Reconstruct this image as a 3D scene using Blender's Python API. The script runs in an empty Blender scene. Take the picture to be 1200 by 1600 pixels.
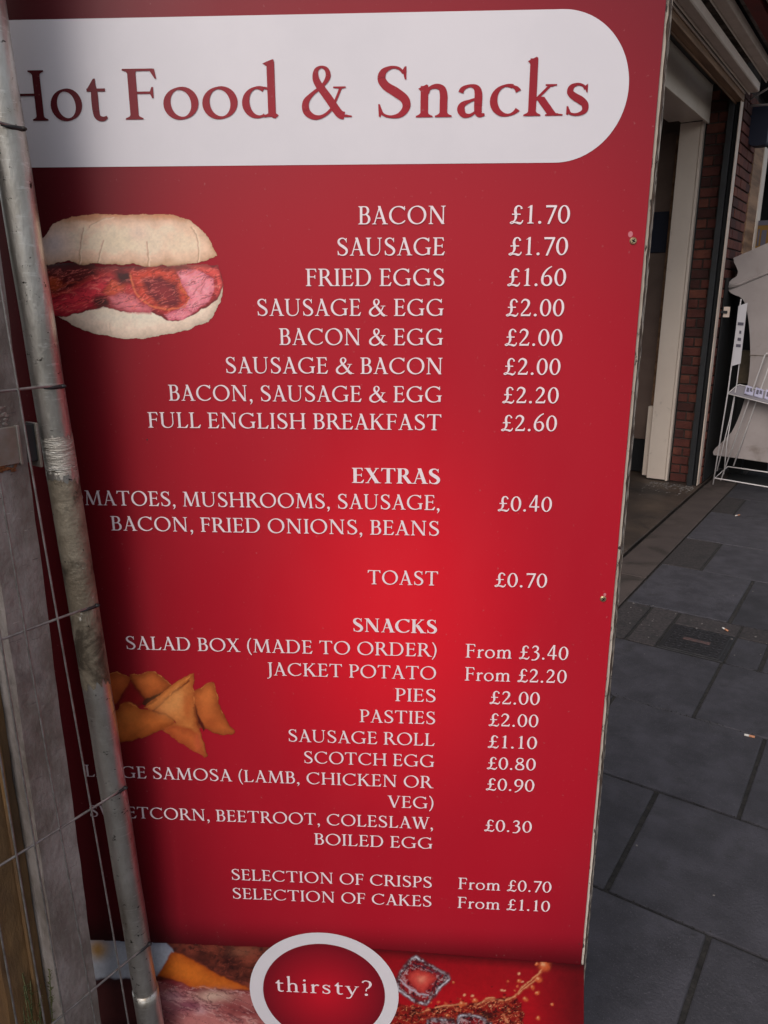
import bpy, bmesh, math, random
import numpy as np
from mathutils import Vector, Matrix
random.seed(7); RNG = np.random.default_rng(11)
R = math.radians
sc = bpy.context.scene
# ---------------------------------------------------------------- camera, sky, light, exposure
F_PX, PITCH, EYE = 1181.0, R(15.746), 1.5
cam_d = bpy.data.cameras.new('camera'); cam = bpy.data.objects.new('camera', cam_d); sc.collection.objects.link(cam)
cam.location = (0, 0, EYE); cam.rotation_euler = (R(90)-PITCH, 0, 0)
cam_d.sensor_fit = 'VERTICAL'; cam_d.sensor_height = 24; cam_d.lens = F_PX/1600*24; cam_d.clip_start = .02; cam_d.clip_end = 2000
sc.camera = cam
SUN_EL, SUN_AZ = R(42), R(214)             # azimuth clockwise from +Y (the way the camera looks)
world = bpy.data.worlds.new('World'); sc.world = world; world.use_nodes = True
wn = world.node_tree; bg = wn.nodes['Background']
sky = wn.nodes.new('ShaderNodeTexSky'); sky.sky_type = 'NISHITA'; sky.sun_disc = False
sky.sun_elevation = SUN_EL; sky.sun_rotation = SUN_AZ; sky.air_density = 1.0; sky.dust_density = 3.0; sky.ozone_density = .6
hsv = wn.nodes.new('ShaderNodeHueSaturation'); hsv.inputs['Saturation'].default_value = .35
wn.links.new(sky.outputs[0], hsv.inputs['Color']); wn.links.new(hsv.outputs[0], bg.inputs['Color'])
bg.inputs['Strength'].default_value = .122
sun_d = bpy.data.lights.new('sun', 'SUN'); sun = bpy.data.objects.new('sun', sun_d); sc.collection.objects.link(sun)
sun_d.energy = 1.25; sun_d.angle = R(40); sun_d.color = (1, .91, .83)
sdir = Vector((math.sin(SUN_AZ)*math.cos(SUN_EL), math.cos(SUN_AZ)*math.cos(SUN_EL), math.sin(SUN_EL)))
sun.rotation_euler = sdir.to_track_quat('Z', 'Y').to_euler(); sun.location = (0, -3, 8)
sc.view_settings.view_transform = 'Standard'; sc.view_settings.look = 'None'; sc.view_settings.gamma = 1
sc.view_settings.use_curve_mapping = False; sc.view_settings.exposure = 0.22

# ---------------------------------------------------------------- helpers
C = sc.collection
def lin(c):
    return tuple((v/255/12.92 if v/255 <= .04045 else ((v/255+.055)/1.055)**2.4) for v in c)
def tag(o, label=None, cat=None, group=None, kind=None):
    for k, v in (('label', label), ('category', cat), ('group', group), ('kind', kind)):
        if v: o[k] = v
    return o
def link(name, me, parent=None):
    o = bpy.data.objects.new(name, me); C.objects.link(o)
    if parent: o.parent = parent
    return o
def mesh(name, vs, fs, m, parent=None, smooth=False):
    me = bpy.data.meshes.new(name); me.from_pydata(vs, [], fs); me.update()
    if m: me.materials.append(m)
    if smooth: me.shade_smooth()
    return link(name, me, parent)
def empty(name, loc, rz=0):
    o = bpy.data.objects.new(name, None); C.objects.link(o); o.location = loc; o.rotation_euler = (0, 0, rz); o.empty_display_size = .1
    return o
def bm_obj(name, bm, m, parent=None, smooth=False):
    me = bpy.data.meshes.new(name); bmesh.ops.recalc_face_normals(bm, faces=bm.faces); bm.to_mesh(me); bm.free()
    if m: me.materials.append(m)
    if smooth: me.shade_smooth()
    return link(name, me, parent)
def box_bm(x0, x1, y0, y1, z0, z1, bev=0, bm=None, seg=1):
    own = bm is None
    b = bmesh.new() if own else bm
    vs = [b.verts.new(v) for v in ((x0,y0,z0),(x1,y0,z0),(x1,y1,z0),(x0,y1,z0),(x0,y0,z1),(x1,y0,z1),(x1,y1,z1),(x0,y1,z1))]
    for f in ((0,3,2,1),(4,5,6,7),(0,1,5,4),(1,2,6,5),(2,3,7,6),(3,0,4,7)): b.faces.new([vs[i] for i in f])
    if bev and own: bmesh.ops.bevel(b, geom=list(b.edges), offset=bev, segments=seg, affect='EDGES', profile=.5)
    return b
def box(name, x0, x1, y0, y1, z0, z1, m, parent=None, bev=0, seg=1, smooth=False):
    return bm_obj(name, box_bm(x0, x1, y0, y1, z0, z1, bev, seg=seg), m, parent, smooth)
def tube(name, pts, r, m, parent=None, n=10, smooth=True, caps=True):
    vs, fs = [], []; P = [Vector(p) for p in pts]; up = None
    for i, p in enumerate(P):
        d = (P[min(i+1, len(P)-1)]-P[max(i-1, 0)]).normalized()
        if up is None: up = d.orthogonal().normalized()
        else: up = (up-d*up.dot(d)).normalized()
        s = d.cross(up); rr = r[i] if isinstance(r, (list, tuple)) else r
        for k in range(n):
            a = 2*math.pi*k/n; vs.append(p+up*rr*math.cos(a)+s*rr*math.sin(a))
    for i in range(len(P)-1):
        for k in range(n): fs.append((i*n+k, i*n+(k+1) % n, (i+1)*n+(k+1) % n, (i+1)*n+k))
    if caps: fs += [tuple(range(n))[::-1], tuple((len(P)-1)*n+k for k in range(n))]
    return mesh(name, vs, fs, m, parent, smooth)
# the street frame: s runs along the shop fronts, t across the pavement towards the road
A_ST = R(34)
def W(s, t, z=0): return Vector((s*math.sin(A_ST)+t*math.cos(A_ST), s*math.cos(A_ST)-t*math.sin(A_ST), z))
STREET_RZ = -A_ST                          # an empty turned by this has local x = t and local y = s
def ray(u, v):
    x, y = (u-600)/F_PX, (800-v)/F_PX
    return Vector((x, math.cos(PITCH)+y*math.sin(PITCH), -math.sin(PITCH)+y*math.cos(PITCH)))
def at_s(u, v, s):                          # (t, z) where the sight line meets the plane s = const
    r = ray(u, v); k = s/(r.x*math.sin(A_ST)+r.y*math.cos(A_ST)); return k*(r.x*math.cos(A_ST)-r.y*math.sin(A_ST)), EYE+k*r.z
def at_t(u, v, t):
    r = ray(u, v); k = t/(r.x*math.cos(A_ST)-r.y*math.sin(A_ST)); return k*(r.x*math.sin(A_ST)+r.y*math.cos(A_ST)), EYE+k*r.z
def at_z(u, v, z):
    r = ray(u, v); k = (z-EYE)/r.z; x, y = r.x*k, r.y*k
    return x*math.sin(A_ST)+y*math.cos(A_ST), x*math.cos(A_ST)-y*math.sin(A_ST)
def on_board(u, v, D=1.1, yaw=R(3.1234)):   # pixel -> (along the board, height)
    r = ray(u, v); k = D*math.cos(yaw)/(r.x*math.sin(yaw)+r.y*math.cos(yaw)); return k*r.x*math.cos(yaw)-(k*r.y-D)*math.sin(yaw), EYE+k*r.z

# ---------------------------------------------------------------- materials
def mat(name, col, rough=.7, metal=0, var=None, scale=8, detail=8, bump=0, bscale=None, coat=0, spec=.5, stretch=(1,1,1), dirt=None, dscale=3, dlo=.5, dhi=.68, rvar=0, coords='Object', chips=(), orand=0):
    """Principled with a noise between col and var, optional blotches of dirt, optional bump"""
    m = bpy.data.materials.new(name); m.use_nodes = True; N = m.node_tree.nodes; L = m.node_tree.links; b = N['Principled BSDF']
    b.inputs['Roughness'].default_value = rough; b.inputs['Metallic'].default_value = metal; b.inputs['Coat Weight'].default_value = coat
    b.inputs['Specular IOR Level'].default_value = spec
    tc = N.new('ShaderNodeTexCoord'); mp = N.new('ShaderNodeMapping'); mp.inputs['Scale'].default_value = stretch
    L.new(tc.outputs[coords], mp.inputs[0])
    oi = N.new('ShaderNodeObjectInfo'); ad = N.new('ShaderNodeVectorMath'); ad.operation = 'ADD'
    sc_ = N.new('ShaderNodeVectorMath'); sc_.operation = 'SCALE'; sc_.inputs[0].default_value = (17, 9, 13); L.new(oi.outputs['Random'], sc_.inputs['Scale'])
    L.new(mp.outputs[0], ad.inputs[0]); L.new(sc_.outputs[0], ad.inputs[1]); vec = ad.outputs[0]
    def noise(s, d, dist=0):
        n = N.new('ShaderNodeTexNoise'); n.inputs['Scale'].default_value = s; n.inputs['Detail'].default_value = d; n.inputs['Roughness'].default_value = .62
        n.inputs['Distortion'].default_value = dist; L.new(vec, n.inputs['Vector']); return n
    def ramp(src, lo, hi):
        r = N.new('ShaderNodeMapRange'); r.inputs['From Min'].default_value = lo; r.inputs['From Max'].default_value = hi; r.interpolation_type = 'SMOOTHSTEP'
        L.new(src, r.inputs['Value']); return r.outputs[0]
    def mix(f, a, bb):
        x = N.new('ShaderNodeMix'); x.data_type = 'RGBA'; L.new(f, x.inputs['Factor'])
        for s, v in (('A', a), ('B', bb)):
            sk = [i for i in x.inputs if i.name == s and i.type == 'RGBA'][0]
            if isinstance(v, tuple): sk.default_value = (*v, 1)
            else: L.new(v, sk)
        return [o for o in x.outputs if o.type == 'RGBA'][0]
    if var is not None:
        n1 = noise(scale, detail); c = mix(ramp(n1.outputs['Fac'], .32, .68), tuple(col), tuple(var))
        if dirt is not None:
            n2 = noise(dscale, 9, .6); c = mix(ramp(n2.outputs['Fac'], dlo, dhi), c, tuple(dirt))
        for col2, s2, st2, lo2, hi2 in chips:          # small sharp marks: scratches, cracks, specks
            mp2 = N.new('ShaderNodeMapping'); mp2.inputs['Scale'].default_value = st2; L.new(tc.outputs[coords], mp2.inputs[0])
            n2 = N.new('ShaderNodeTexNoise'); n2.inputs['Scale'].default_value = s2; n2.inputs['Detail'].default_value = 6; n2.inputs['Roughness'].default_value = .7; L.new(mp2.outputs[0], n2.inputs['Vector'])
            c = mix(ramp(n2.outputs['Fac'], lo2, hi2), c, tuple(col2))
        if orand:
            r5 = N.new('ShaderNodeMapRange'); r5.inputs['To Min'].default_value = 1-orand; r5.inputs['To Max'].default_value = 1+orand; L.new(oi.outputs['Random'], r5.inputs['Value'])
            sv = N.new('ShaderNodeVectorMath'); sv.operation = 'SCALE'; L.new(c, sv.inputs[0]); L.new(r5.outputs[0], sv.inputs['Scale']); c = sv.outputs[0]
        L.new(c, b.inputs['Base Color'])
    else: b.inputs['Base Color'].default_value = (*col, 1)
    if rvar:
        n3 = noise(scale*1.7, 5); r = N.new('ShaderNodeMapRange'); r.inputs['To Min'].default_value = max(0, rough-rvar); r.inputs['To Max'].default_value = min(1, rough+rvar)
        L.new(n3.outputs['Fac'], r.inputs['Value']); L.new(r.outputs[0], b.inputs['Roughness'])
    if bump:
        n4 = noise(bscale or scale*4, 8); bp = N.new('ShaderNodeBump'); bp.inputs['Strength'].default_value = min(1, bump); bp.inputs['Distance'].default_value = .004
        L.new(n4.outputs['Fac'], bp.inputs['Height']); L.new(bp.outputs[0], b.inputs['Normal'])
    return m
def print_mat(name, rough=.28, coat=0):
    m = bpy.data.materials.new(name); m.use_nodes = True; N = m.node_tree.nodes; b = N['Principled BSDF']
    v = N.new('ShaderNodeVertexColor'); v.layer_name = 'ink'; m.node_tree.links.new(v.outputs[0], b.inputs['Base Color'])
    b.inputs['Roughness'].default_value = rough
    return m
# ---------------------------------------------------------------- serif lettering, drawn stroke by stroke
class Pen:
    def __init__(s, T, N): s.T, s.N, s.q = T, N, []
    def serif(s, x, y, w, l, r, up, h=9.0, th=3.0):
        lv = [0, th, th+(h-th)*.2, th+(h-th)*.5, h]
        def e(v): return 1.0 if v <= th else (1-(v-th)/(h-th))**2.2
        for a, b in zip(lv, lv[1:]):
            s.q.append([(x-w/2-l*e(a), y+up*a), (x+w/2+r*e(a), y+up*a), (x+w/2+r*e(b), y+up*b), (x-w/2-l*e(b), y+up*b)])
    def stem(s, x, y0, y1, w=None, b=(8, 8), t=(8, 8)):
        w = w or s.T
        s.q.append([(x-w/2, y0), (x+w/2, y0), (x+w/2, y1), (x-w/2, y1)])
        if b: s.serif(x, y0, w, b[0], b[1], 1)
        if t: s.serif(x, y1, w, t[0], t[1], -1)
    def diag(s, x0, y0, x1, y1, w):                       # w measured horizontally
        s.q.append([(x0-w/2, y0), (x0+w/2, y0), (x1+w/2, y1), (x1-w/2, y1)])
    def bar(s, x0, x1, y, w=None):
        w = w or s.N
        s.q.append([(x0, y-w/2), (x1, y-w/2), (x1, y+w/2), (x0, y+w/2)])
    def poly(s, *p): s.q.append(list(p))
    def path(s, pts, n=6):                                # (x, y, width) through every point
        P = [pts[0]]+list(pts)+[pts[-1]]; o = []
        for i in range(1, len(P)-2):
            a, b, c, d = P[i-1:i+3]
            for k in range(n):
                t = k/n
                o.append(tuple(.5*(2*b[j]+(c[j]-a[j])*t+(2*a[j]-5*b[j]+4*c[j]-d[j])*t*t+(3*b[j]-a[j]-3*c[j]+d[j])*t**3) for j in range(3)))
        o.append(P[-1]); s.ribbon(o)
    def ribbon(s, o):
        L, R = [], []
        for i, (x, y, w) in enumerate(o):
            a = o[max(0, i-1)]; b = o[min(len(o)-1, i+1)]
            dx, dy = b[0]-a[0], b[1]-a[1]; m = math.hypot(dx, dy) or 1
            L.append((x-dy/m*w/2, y+dx/m*w/2)); R.append((x+dy/m*w/2, y-dx/m*w/2))
        for i in range(len(o)-1): s.q.append([L[i], R[i], R[i+1], L[i+1]])
    def arc(s, cx, cy, rx, ry, a0, a1, T=None, N=None, tilt=0, n=22):
        T = T or s.T; N = N or s.N; o = []
        if abs(a1-a0) >= 360: a1 += 8; a0 -= 8
        for k in range(n+1):
            a = math.radians(a0+(a1-a0)*k/n)
            o.append((cx+rx*math.cos(a), cy+ry*math.sin(a), N+(T-N)*abs(math.cos(a-math.radians(tilt)))**1.4))
        s.ribbon(o)
    def dot(s, x, y, r): s.q.append([(x+r*math.cos(k*.5236), y+r*math.sin(k*.5236)) for k in range(12)])

def glyph(ch, T, N):
    p = Pen(T, N); t = T*.9; h = T/2; n = N
    if ch == 'A':
        p.diag(12, 0, 41, 101, n*1.15); p.diag(38, 101, 69, 0, T*1.08); p.bar(20, 60, 34); p.serif(12, 0, n, 9, 9, 1, 7); p.serif(69, 0, T, 9, 9, 1, 7); return p.q, 82
    if ch == 'B':
        p.stem(17, 0, 100, b=(9, 4), t=(9, 4)); p.bar(17, 36, 100-n/2); p.bar(17, 38, 53); p.bar(17, 38, n/2)
        p.arc(36, 76, 18, 100-76-n/2, 90, -90); p.arc(38, 27+n/4, 22, 27-n/4, 90, -90); return p.q, 70
    if ch in 'CG':
        p.arc(54, 50, 44, 50-n/2, 48, 180, tilt=12); p.arc(54, 50, 44, 50-n/2, 180, 312, tilt=12)
        p.poly((80, 82), (87, 74), (88, 100), (84, 98)); p.arc(54, 50, 44, 50-n/2, 42, 60)
        if ch == 'C': p.arc(54, 50, 44, 50-n/2, 300, 322, T=n); return p.q, 95
        p.stem(86, 4, 44, b=None, t=(11, 7)); return p.q, 102
    if ch == 'D':
        p.stem(17, 0, 100, b=(9, 4), t=(9, 4)); p.bar(17, 44, 100-n/2); p.bar(17, 44, n/2); p.arc(44, 50, 38, 50-n/2, 90, -90); return p.q, 94
    if ch in 'EFL':
        p.stem(17, 0, 100, b=(9, 8 if ch == 'F' else 3), t=(9, 8 if ch == 'L' else 3))
        if ch != 'L':
            p.bar(17, 56, 100-n/2); p.poly((50, 100-n), (58, 80), (61, 80), (58, 100)); p.bar(17, 50, 53); p.poly((47, 53), (51, 42), (54, 42), (54, 64), (51, 64))
        if ch != 'F': p.bar(17, 60, n/2); p.poly((48, n), (60, 0), (67, 22), (63, 22))
        return p.q, (64 if ch == 'F' else 68)
    if ch == 'H':
        p.stem(17, 0, 100); p.stem(80, 0, 100); p.bar(17, 80, 52); return p.q, 97
    if ch == 'I': p.stem(17, 0, 100); return p.q, 34
    if ch == 'J':
        p.stem(22, 5, 100, b=None, t=(9, 8)); p.path([(22, 8, T), (19, -10, T*.8), (8, -22, n), (0, -22, n*1.3)]); return p.q, 36
    if ch == 'K':
        p.stem(17, 0, 100, b=(9, 8), t=(9, 8)); p.diag(22, 46, 68, 100, n*1.5); p.diag(36, 58, 72, 0, T*1.25); p.serif(68, 100, n, 10, 8, -1, 6); p.serif(74, 0, T, 9, 11, 1, 6); return p.q, 88
    if ch == 'M':
        p.diag(14, 0, 22, 100, n*1.1); p.diag(22, 100, 54, 4, T*1.15); p.diag(53, 2, 88, 100, n*1.1); p.diag(89, 100, 97, 0, T)
        p.serif(14, 0, n, 9, 9, 1, 6); p.serif(97, 0, T, 9, 9, 1, 6); p.serif(20, 100, T*.6, 10, 0, -1, 6); p.serif(90, 100, T*.6, 0, 10, -1, 6); return p.q, 112
    if ch == 'N':
        p.stem(17, 0, 100, n*1.15, b=(9, 9), t=None); p.diag(18, 100, 82, 0, T*1.2); p.stem(82, 0, 100, n*1.15, b=None, t=(10, 9)); p.serif(17, 100, T*.5, 10, 0, -1, 6); return p.q, 100
    if ch == 'O': p.arc(52, 50, 43, 50-n/3, 0, 360, tilt=14, n=40); return p.q, 104
    if ch == 'P':
        p.stem(17, 0, 100, b=(9, 9), t=(9, 4)); p.bar(17, 36, 100-n/2); p.bar(22, 38, 46); p.arc(36, 73, 22, 27-n/2, 90, -90); return p.q, 66
    if ch == 'R':
        p.stem(17, 0, 100, b=(9, 9), t=(9, 4)); p.bar(17, 36, 100-n/2); p.bar(17, 38, 50); p.arc(36, 75, 20, 25-n/2, 90, -90)
        p.diag(41, 51, 74, 0, T*1.2); p.serif(76, 0, T*.8, 3, 10, 1, 6); return p.q, 82
    if ch == 'S':
        p.path([(52, 86, n), (44, 95, n*1.1), (31, 97.5, n*1.2), (17, 90, T*.75), (13, 76, T*.95), (21, 62, T*1.05), (38, 50, T*1.15), (54, 36, T*1.05), (57, 20, T*.9), (47, 6, T*.7), (31, 2, n*1.2), (17, 6, n), (11, 15, n)])
        p.poly((50, 92), (54, 74), (57, 74), (57, 99), (54, 99)); p.poly((8, 3), (11, 1), (15, 12), (10, 27), (7, 27)); return p.q, 68
    if ch == 'T':
        p.stem(42, 0, 100, b=(10, 10), t=None); p.bar(6, 78, 100-n/2); p.poly((4, 103), (8, 100-n), (14, 96), (5, 80), (2, 80)); p.poly((80, 103), (76, 100-n), (70, 96), (79, 80), (82, 80)); return p.q, 84
    if ch == 'U':
        p.stem(17, 34, 100, b=None); p.path([(17, 36, T), (18, 22, T*.95), (27, 7, T*.7), (46, 1.5, n*1.1), (66, 8, n), (76, 24, n), (78, 38, n)]); p.stem(78, 34, 100, n, b=None, t=(10, 10)); return p.q, 94
    if ch == 'V':
        p.diag(12, 100, 44, 0, T*1.15); p.diag(42, -1, 74, 100, n*1.15); p.serif(12, 100, T, 8, 8, -1, 6); p.serif(74, 100, n, 10, 8, -1, 6); return p.q, 84
    if ch == 'W':
        p.diag(12, 100, 38, 0, T*1.1); p.diag(37, -1, 62, 90, n*1.1); p.diag(56, 100, 84, 0, T*1.1); p.diag(83, -1, 108, 100, n*1.1)
        p.serif(12, 100, T, 8, 8, -1, 6); p.serif(56, 100, T, 8, 8, -1, 6); p.serif(108, 100, n, 9, 8, -1, 6); return p.q, 118
    if ch == 'X':
        p.diag(14, 100, 68, 0, T*1.25); p.diag(12, 0, 66, 100, n*1.3)
        for x, y, w, u in ((14, 100, T, -1), (66, 100, n, -1), (12, 0, n, 1), (70, 0, T, 1)): p.serif(x, y, w, 9, 9, u, 6)
        return p.q, 82
    if ch == 'o': p.arc(32, 31, 25, 31-n/3, 0, 360, T=t, tilt=14, n=34); return p.q, 64
    if ch == 't':
        p.path([(20, 80, n*.6), (20, 66, t*.7), (20, 50, t), (20, 20, t), (23, 6, t*.9), (33, 2, t*.7), (42, 6, n*1.1)]); p.bar(5, 42, 59.5, n*1.3); p.poly((5, 60), (20, 82), (24, 82), (24, 58)); return p.q, 43
    if ch == 'd':
        p.arc(30, 31, 22, 31-n/2, 60, 300, T=t, tilt=14); p.path([(40, 59, n), (46, 58, n), (52, 54, n)]); p.path([(40, 3, n), (48, 6, n*1.2), (54, 14, n)])
        p.stem(54, 2, 110, t, b=None, t=None); p.poly((40, 106), (54-t/2, 101), (54+t/2, 112), (54+t/2-3, 114)); p.poly((54, 0), (60, -1), (66, 5), (54+t/2, 9)); return p.q, 68
    if ch in 'nmh':
        top = 110 if ch == 'h' else 61
        p.stem(15, 0, top, t, t=None); p.poly((4, top-5), (15-t/2, top-10), (15+t/2, top+1), (15+t/2-3, top+3))
        p.path([(15+t/2-1, 46, n), (24, 56, n*1.3), (36, 60, t*.7), (46, 55, t*.9), (49, 42, t), (49, 30, t)]); p.stem(49, 0, 34, t, t=None)
        if ch == 'm':
            p.path([(49+t/2-1, 46, n), (58, 56, n*1.3), (70, 60, t*.7), (80, 55, t*.9), (83, 42, t), (83, 30, t)]); p.stem(83, 0, 34, t, t=None); return p.q, 98
        return p.q, 64
    if ch == 'r':
        p.stem(15, 0, 61, t, t=None, b=(8, 10)); p.poly((4, 56), (15-t/2, 51), (15+t/2, 62), (15+t/2-3, 64)); p.path([(19, 44, n), (26, 54, n*1.4), (35, 58, t*.8), (42, 53, t*.75)]); return p.q, 44
    if ch == 'a':
        p.path([(9, 47, t*.7), (13, 55, t*.6), (25, 60, n*1.2), (36, 56, t*.8), (40, 44, t), (40, 14, t), (43, 4, t*.8), (52, 4, n)])
        p.path([(40, 36, n), (26, 31, n*1.2), (13, 24, t*.8), (10, 14, t), (15, 4, t*.8), (25, 2.5, n*1.4), (34, 8, n), (40, 15, n)]); return p.q, 53
    if ch == 'c':
        p.arc(32, 31, 24, 31-n/2, 68, 322, T=t, tilt=14); p.path([(40, 58, n), (47, 54, t*.6), (51, 48, t*.75)]); return p.q, 55
    if ch == 'k':
        p.stem(15, 0, 110, t, t=None); p.poly((4, 105), (15-t/2, 100), (15+t/2, 111), (15+t/2-3, 113)); p.diag(18, 28, 46, 60, n*1.4); p.diag(27, 37, 52, 0, t*1.2)
        p.serif(47, 61, n, 8, 7, -1, 5); p.serif(53, 0, t, 8, 9, 1, 5); return p.q, 64
    if ch == 's':
        p.path([(36, 50, n), (32, 57, n), (22, 60, n*1.1), (12, 55, t*.7), (10, 45, t*.85), (17, 37, t), (29, 29, t*1.05), (37, 20, t*.9), (36, 8, t*.7), (24, 2, n*1.2), (12, 4, n), (8, 12, n)])
        p.poly((34, 56), (38, 44), (40, 44), (40, 61)); p.poly((5, 2), (8, 1), (11, 9), (8, 18), (5, 18)); return p.q, 48
    if ch == 'i':
        p.stem(15, 0, 61, t, t=None); p.poly((4, 56), (15-t/2, 51), (15+t/2, 62), (15+t/2-3, 64)); p.dot(15, 86, t*.62); return p.q, 30
    if ch == 'y':
        p.diag(12, 60, 34, 2, t*1.1); p.path([(56, 60, n*1.2), (44, 30, n*1.2), (33, 0, n*1.2), (24, -20, n*1.4), (12, -24, t*.7), (6, -22, t*.6)]); p.serif(12, 61, t, 7, 7, -1, 5); p.serif(56, 61, n, 8, 7, -1, 5); return p.q, 64
    if ch == '0': p.arc(31, 48, 23, 48-n/3, 0, 360, tilt=6, n=34); return p.q, 62
    if ch == '1': p.stem(30, 0, 96, T*.95, t=None, b=(10, 10)); p.poly((12, 84), (30-T/2, 86), (30+T/2, 98), (30+T/2-4, 99)); return p.q, 56
    if ch == '2':
        p.path([(8, 74, n*1.1), (15, 88, n*1.4), (29, 94, T*.8), (44, 84, T), (46, 68, T), (38, 48, T*.8), (22, 26, n*1.3), (8, 8, n)]); p.poly((6, 0), (56, 0), (60, 19), (56, 20), (50, 10), (10, 10)); return p.q, 64
    if ch == '3':
        p.path([(10, 80, n), (18, 92, n*1.3), (30, 95, T*.8), (42, 86, T*.95), (42, 70, T*.9), (34, 58, n*1.4), (22, 53, n), (36, 50, T*.8), (48, 36, T), (47, 16, T), (36, 0, T*.8), (22, -6, n*1.3), (8, -4, n*1.5)]); return p.q, 60
    if ch == '4':
        p.stem(42, 0, 106, T*.9, t=None, b=None); p.diag(6, 32, 40, 105, n*1.4); p.bar(4, 60, 30, n*1.4); return p.q, 64
    if ch == '6':
        p.path([(54, 108, n*.9), (34, 94, n*1.5), (16, 68, T*.85), (9, 38, T), (14, 14, T*.9), (31, 2.5, n*1.4), (47, 10, T*.8), (53, 30, T), (47, 50, T*.8), (34, 57, n*1.3), (20, 51, n)]); return p.q, 62
    if ch == '9':
        p.path([(8, -10, n*.9), (28, 2, n*1.5), (46, 28, T*.85), (53, 58, T), (48, 82, T*.9), (31, 93.5, n*1.4), (15, 86, T*.8), (9, 66, T), (15, 46, T*.8), (28, 39, n*1.3), (42, 45, n)]); return p.q, 62
    if ch == '7': p.poly((8, 84), (12, 86), (56, 86), (58, 97), (10, 97), (6, 96)); p.diag(22, -3, 55, 94, T*.85); return p.q, 58
    if ch == '8':
        p.path([(31, 51, T), (15, 63, T*.8), (12, 78, T*.8), (20, 91, n*1.5), (31, 94, n*1.2), (43, 90, n*1.5), (49, 78, T*.7), (44, 64, n*1.5), (31, 53, T), (18, 44, n*1.4), (8, 26, T*.8), (13, 8, T*.8), (31, 2, n*1.2), (49, 8, T*.8), (54, 24, T*.9), (48, 38, T), (31, 51, T)]); return p.q, 62
    if ch == '£':
        p.path([(58, 78, T*.8), (55, 88, T*.55), (44, 95, n*1.2), (32, 88, T*.8), (28, 70, T), (31, 48, T), (31, 30, T*.9), (24, 14, n*1.3), (13, 10, n), (6, 5, n), (13, 0.5, n), (24, 6, n*1.2), (38, 5, T*.8), (52, 1, T*.9), (62, 7, n*1.1), (66, 18, n)]); p.bar(12, 54, 50, n*1.1); return p.q, 68
    if ch == '&':
        p.path([(94, 3, T), (82, 8, T*1.1), (60, 38, T*1.1), (40, 64, T), (34, 78, T*.9), (36, 92, T*.6), (47, 98, n), (58, 92, T*.6), (60, 78, T*.7), (48, 62, n*1.4), (26, 46, n*1.6), (12, 30, T*.9), (13, 12, T), (28, 1, T*.7), (46, 2, n*1.4), (64, 14, n*1.2), (76, 34, n*1.1), (86, 56, n*1.2)])
        p.serif(86, 60, n, 13, 9, -1, 5); p.serif(92, 0, T, 4, 10, 1, 5); return p.q, 104
    if ch == ',': p.dot(12, 5, T*.62); p.path([(15, 5, T*.8), (15, -8, T*.5), (7, -20, n*.6)]); return p.q, 26
    if ch == '.': p.dot(13, 6, T*.62); return p.q, 28
    if ch == '(': p.path([(32, 108, n), (18, 84, T*.6), (11, 46, T*.8), (18, 4, T*.6), (32, -22, n)]); return p.q, 36
    if ch == ')': p.path([(4, 108, n), (18, 84, T*.6), (25, 46, T*.8), (18, 4, T*.6), (4, -22, n)]); return p.q, 36
    if ch == '?':
        p.path([(8, 90, T*.7), (14, 100, T*.5), (26, 103, n*1.3), (42, 94, T*.85), (45, 76, T), (38, 58, T*.7), (27, 46, n*1.2), (25, 30, n)]); p.dot(26, 6, T*.65); return p.q, 54
    return [], 34

def lettering(name, text, a0, a1, z, cap, T, N, m, parent, lift, track=5.0, label=None):
    """one line of text on the board, a0..a1 along the board, baseline z"""
    run, x = [], 0.0
    for i, ch in enumerate(text):
        q, adv = glyph(ch, T, N); run.append((x, q)); x += adv+(0 if ch == ' ' else track)
    allx = [v[0]+ox for ox, q in run for pl in q for v in pl]
    lo, hi = min(allx), max(allx); k = (a1-a0)/(hi-lo); s = cap/100
    vs, fs, c = [], [], 0
    for ox, q in run:
        for pl in q:
            c = (c+1) % 24; y = -(lift+c*.000012); n = len(vs)
            pts = [(a0+(v[0]+ox-lo)*k, y, z+v[1]*s) for v in pl]
            ar = sum(pts[i][0]*pts[(i+1) % len(pts)][2]-pts[(i+1) % len(pts)][0]*pts[i][2] for i in range(len(pts)))
            if ar < 0: pts.reverse()
            vs += pts; fs.append(tuple(range(n, n+len(pts))))
    o = mesh(name, vs, fs, m, parent)
    if label: o['label'] = label
    return o
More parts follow.
